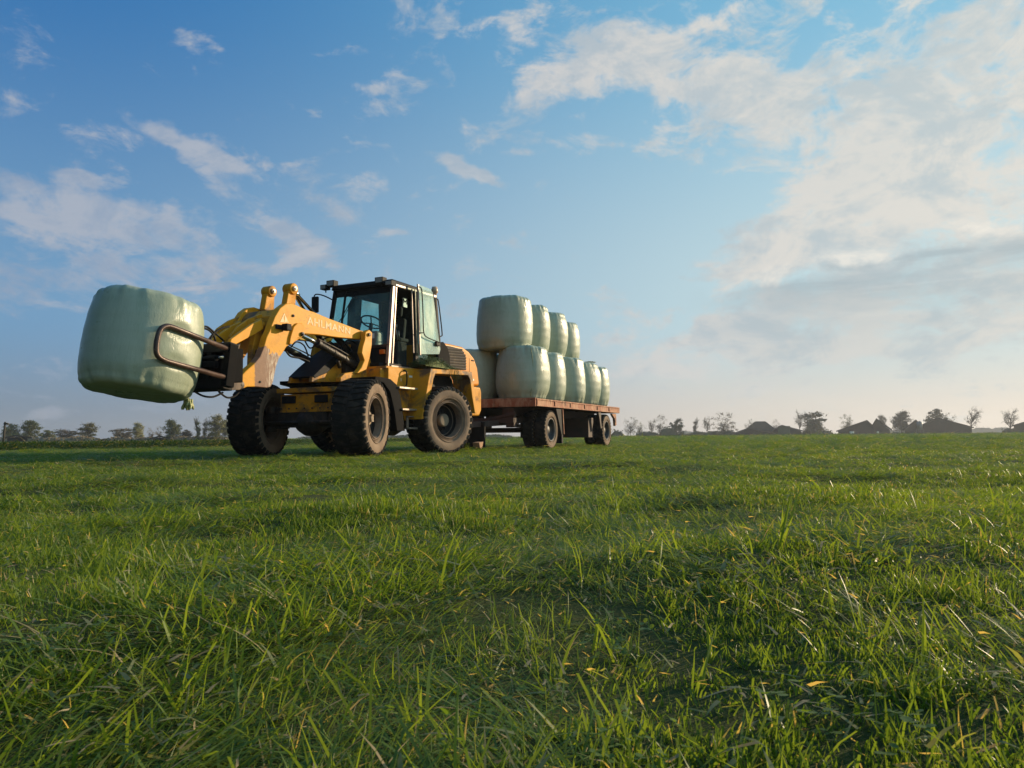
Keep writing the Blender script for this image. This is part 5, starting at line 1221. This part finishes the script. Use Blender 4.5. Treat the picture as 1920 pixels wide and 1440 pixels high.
M['blackboard'] = mat('dark_boarding', (.020, .021, .022), .9, 0, (.035, .033, .030), .6, .4, .7, spec=.05)
M['roofdark'] = mat('dark_roofing', (.040, .036, .034), .9, 0, (.025, .023, .022), .5, .4, .7, spec=.05)
M['roofgrey'] = mat('grey_sheet_roof', (.11, .11, .115), .8, 0, (.08, .08, .085), .4, .4, .7, spec=.1)
M['greendoor'] = mat('green_board', (.05, .09, .045), .7)
M['silo'] = mat('grey_silo', (.16, .18, .21), .5)
M['brick'] = mat('farm_brick', (.10, .05, .035), .8, 0, (.06, .035, .03), .8)
M['wood'] = mat('pole_wood', (.05, .038, .03), .8, 0, (.03, .024, .02), 2)
def barn(name, x0, x1, ye, yr, xr, D, depth, wallm, roofm, label, cat='barn', door=None, yaw=0, hip=0):
    """gable end towards the camera: eaves x0/x1 at ye, ridge xr at yr"""
    a = gpoint(x0, D); b = gpoint(x1, D); c = gpoint(xr, D); h0 = ztop((x0 + x1) / 2, ye, D); h1 = ztop(xr, yr, D)
    T = empty(name, (a + b) / 2, -math.atan2(a.x + b.x, 2 * D)); ox = (a.x + b.x) / 2; A, B_, C_ = a.x - ox, b.x - ox, c.x - ox
    mb = MB(); mb.prism([(A + .3, 0), (B_ - .3, 0), (B_ - .3, h0), (C_, h1 - .15), (A + .3, h0)], 0, depth); mb.build('wall', wallm, T)
    mb = MB(); t = .28
    for (e, zz) in ((A, h0), (B_, h0)):
        sg = -1 if e == A else 1; p0 = Vector((e + sg * .35, 0, zz - .15)); p1 = Vector((C_, 0, h1)); vs = [Vector((p.x, y, p.z + k)) for y in (-.5, depth + .5) for p in (p0, p1) for k in (0, t)]
        mb.add(vs, [(0, 1, 3, 2), (4, 6, 7, 5), (0, 4, 5, 1), (2, 3, 7, 6), (0, 2, 6, 4), (1, 5, 7, 3)])
    mb.build('roof', roofm, T)
    if door: 
        for (u0, u1, zh, m) in door: mb = MB(); mb.box(A + (B_ - A) * u0, A + (B_ - A) * u1, -.12, -.02, 0, zh); mb.build('door', m, T)
    tag(T, label, cat); return T
barn('barn', 1376, 1450, 813, 803, 1405, 262, 30, M['blackboard'], M['roofgrey'], 'low wide barn with a pale grey roof in front of the farmhouse')
def hipped(name, x0, x1, ye, xr0, xr1, yr, D, depth, label):
    a = gpoint(x0, D); b = gpoint(x1, D); ox = (a.x + b.x) / 2; T = empty(name, (ox, D, 0), 0); A, B_ = a.x - ox, b.x - ox; C0, C1 = gpoint(xr0, D).x - ox, gpoint(xr1, D).x - ox; h0 = ztop(x0, ye, D); h1 = ztop(xr0, yr, D)
    mb = MB(); mb.box(A + .4, B_ - .4, .4, depth - .4, 0, h0); mb.build('wall', M['brick'], T)
    mb = MB(); mb.add([(A, 0, h0), (B_, 0, h0), (B_, depth, h0), (A, depth, h0), (C0, depth / 2, h1), (C1, depth / 2, h1)], [(0, 1, 5, 4), (1, 2, 5), (2, 3, 4, 5), (3, 0, 4), (3, 2, 1, 0)]); mb.build('roof', M['roofdark'], T)
    return tag(T, label, 'farmhouse')
hipped('farmhouse', 1411, 1459, 808, 1426, 1446, 789.5, 285, 12, 'farmhouse with a steep dark hipped roof behind the low barns')
barn('barn', 1448, 1502, 808, 798, 1467, 262, 26, M['blackboard'], M['roofgrey'], 'barn with a green gable door left of the big brown tree', door=[(.22, .62, 3.0, M['greendoor'])])
tb = barn('barn', 1573, 1642, 808, 789, 1625, 262, 30, M['blackboard'], M['roofdark'], 'left half of the twin-gabled black barn, with a long sloping roof')
barn('barn', 1634, 1669, 806, 785.5, 1645, 260, 24, M['blackboard'], M['roofdark'], 'right half of the twin-gabled black barn, with the steeper gable')
barn('barn', 1697, 1733, 806, 788, 1718, 266, 24, M['blackboard'], M['roofdark'], 'small black barn hard left of the grey feed silo')
barn('barn', 1724, 1817, 802, 784, 1760, 262, 34, M['blackboard'], M['roofdark'], 'largest black barn with a wide low-pitched roof')
barn('barn', 1905, 1960, 798, 790, 1930, 255, 20, M['blackboard'], M['roofdark'], 'dark building cut off by the right edge', 'building')
barn('shed', 14, 52, 821, 818, 30, 150, 8, M['blackboard'], M['roofdark'], 'low dark shed under the trees at the far left', 'shed')
barn('shed', 286, 314, 822.5, 819, 300, 160, 8, M['blackboard'], M['roofdark'], 'low dark shed below the dark bare pair of trees', 'shed')
# silo
g = gpoint(1725, 255); T = empty('feed_silo', g, 0); zt_ = ztop(1725, 789, 255)
mb = MB(); mb.lathe([(.001, zt_), (.9, zt_ - .5), (.9, zt_ - 3.0), (.15, 1.6), (.001, 1.6)], 20, ax='Z'); mb.build('tank', M['silo'], T)
for sx in (-.7, .7):
    for sy in (-.7, .7): mb = MB(); mb.cyl((sx, sy, 0), (sx, sy, zt_ - 2.5), .06, 6); mb.build('leg', M['silo'], T)
tag(T, 'grey funnel-bottomed feed silo between the small and the largest black barn', 'silo')
# white tubs and bags by the barns
for i, (px, pyt, w, lab) in enumerate(((1595.5, 810, .8, 'left one of the two white tubs before the twin-gabled barn'), (1599.5, 810.5, .7, 'right one of the two white tubs before the twin-gabled barn'), (1646, 809, .6, 'white tank before the steeper gable of the twin barn'))):
    g = gpoint(px, 250); mb = MB(); mb.lathe([(.001, 0), (w * .45, .02), (w * .5, 1.0), (w * .4, 1.12), (.001, 1.15)], 16, ax='Z'); o = mb.build('water_tank', M['white'], None); o.location = g; o.scale = (1, 1, .8); tag(o, lab, 'tank')
# leaning pole with a lamp arm at the far left
g = gpoint(6, 60); H = ztop(8, 791, 60); T = empty('utility_pole', g, 0)
mb = MB(); mb.cyl((0, 0, -.2), (.12, 0, H), .085, 10, r2=.07); mb.build('pole', M['wood'], T); mb = MB(); mb.box(.03, .36, -.06, .06, H - .22, H - .08); mb.build('insulator', M['wood'], T)
tag(T, 'dark wooden pole with a short side arm standing at the far left', 'pole')

# ------------------------------------------------------------------ air
def haze():
    mb = MB(); mb.box(-760, 760, -30, 1100, -1.5, 22); m = bpy.data.materials.new('haze_air'); m.use_nodes = True; m.node_tree.nodes.clear()
    o_ = m.node_tree.nodes.new('ShaderNodeOutputMaterial'); v = m.node_tree.nodes.new('ShaderNodeVolumePrincipled'); v.inputs['Density'].default_value = .00045; v.inputs['Color'].default_value = (.80, .86, .95, 1)
    v.inputs['Anisotropy'].default_value = .35; m.node_tree.links.new(v.outputs[0], o_.inputs['Volume'])
    o = mb.build('haze', m, None); tag(o, 'thin evening haze over the whole field', 'haze', kind='stuff')
haze()
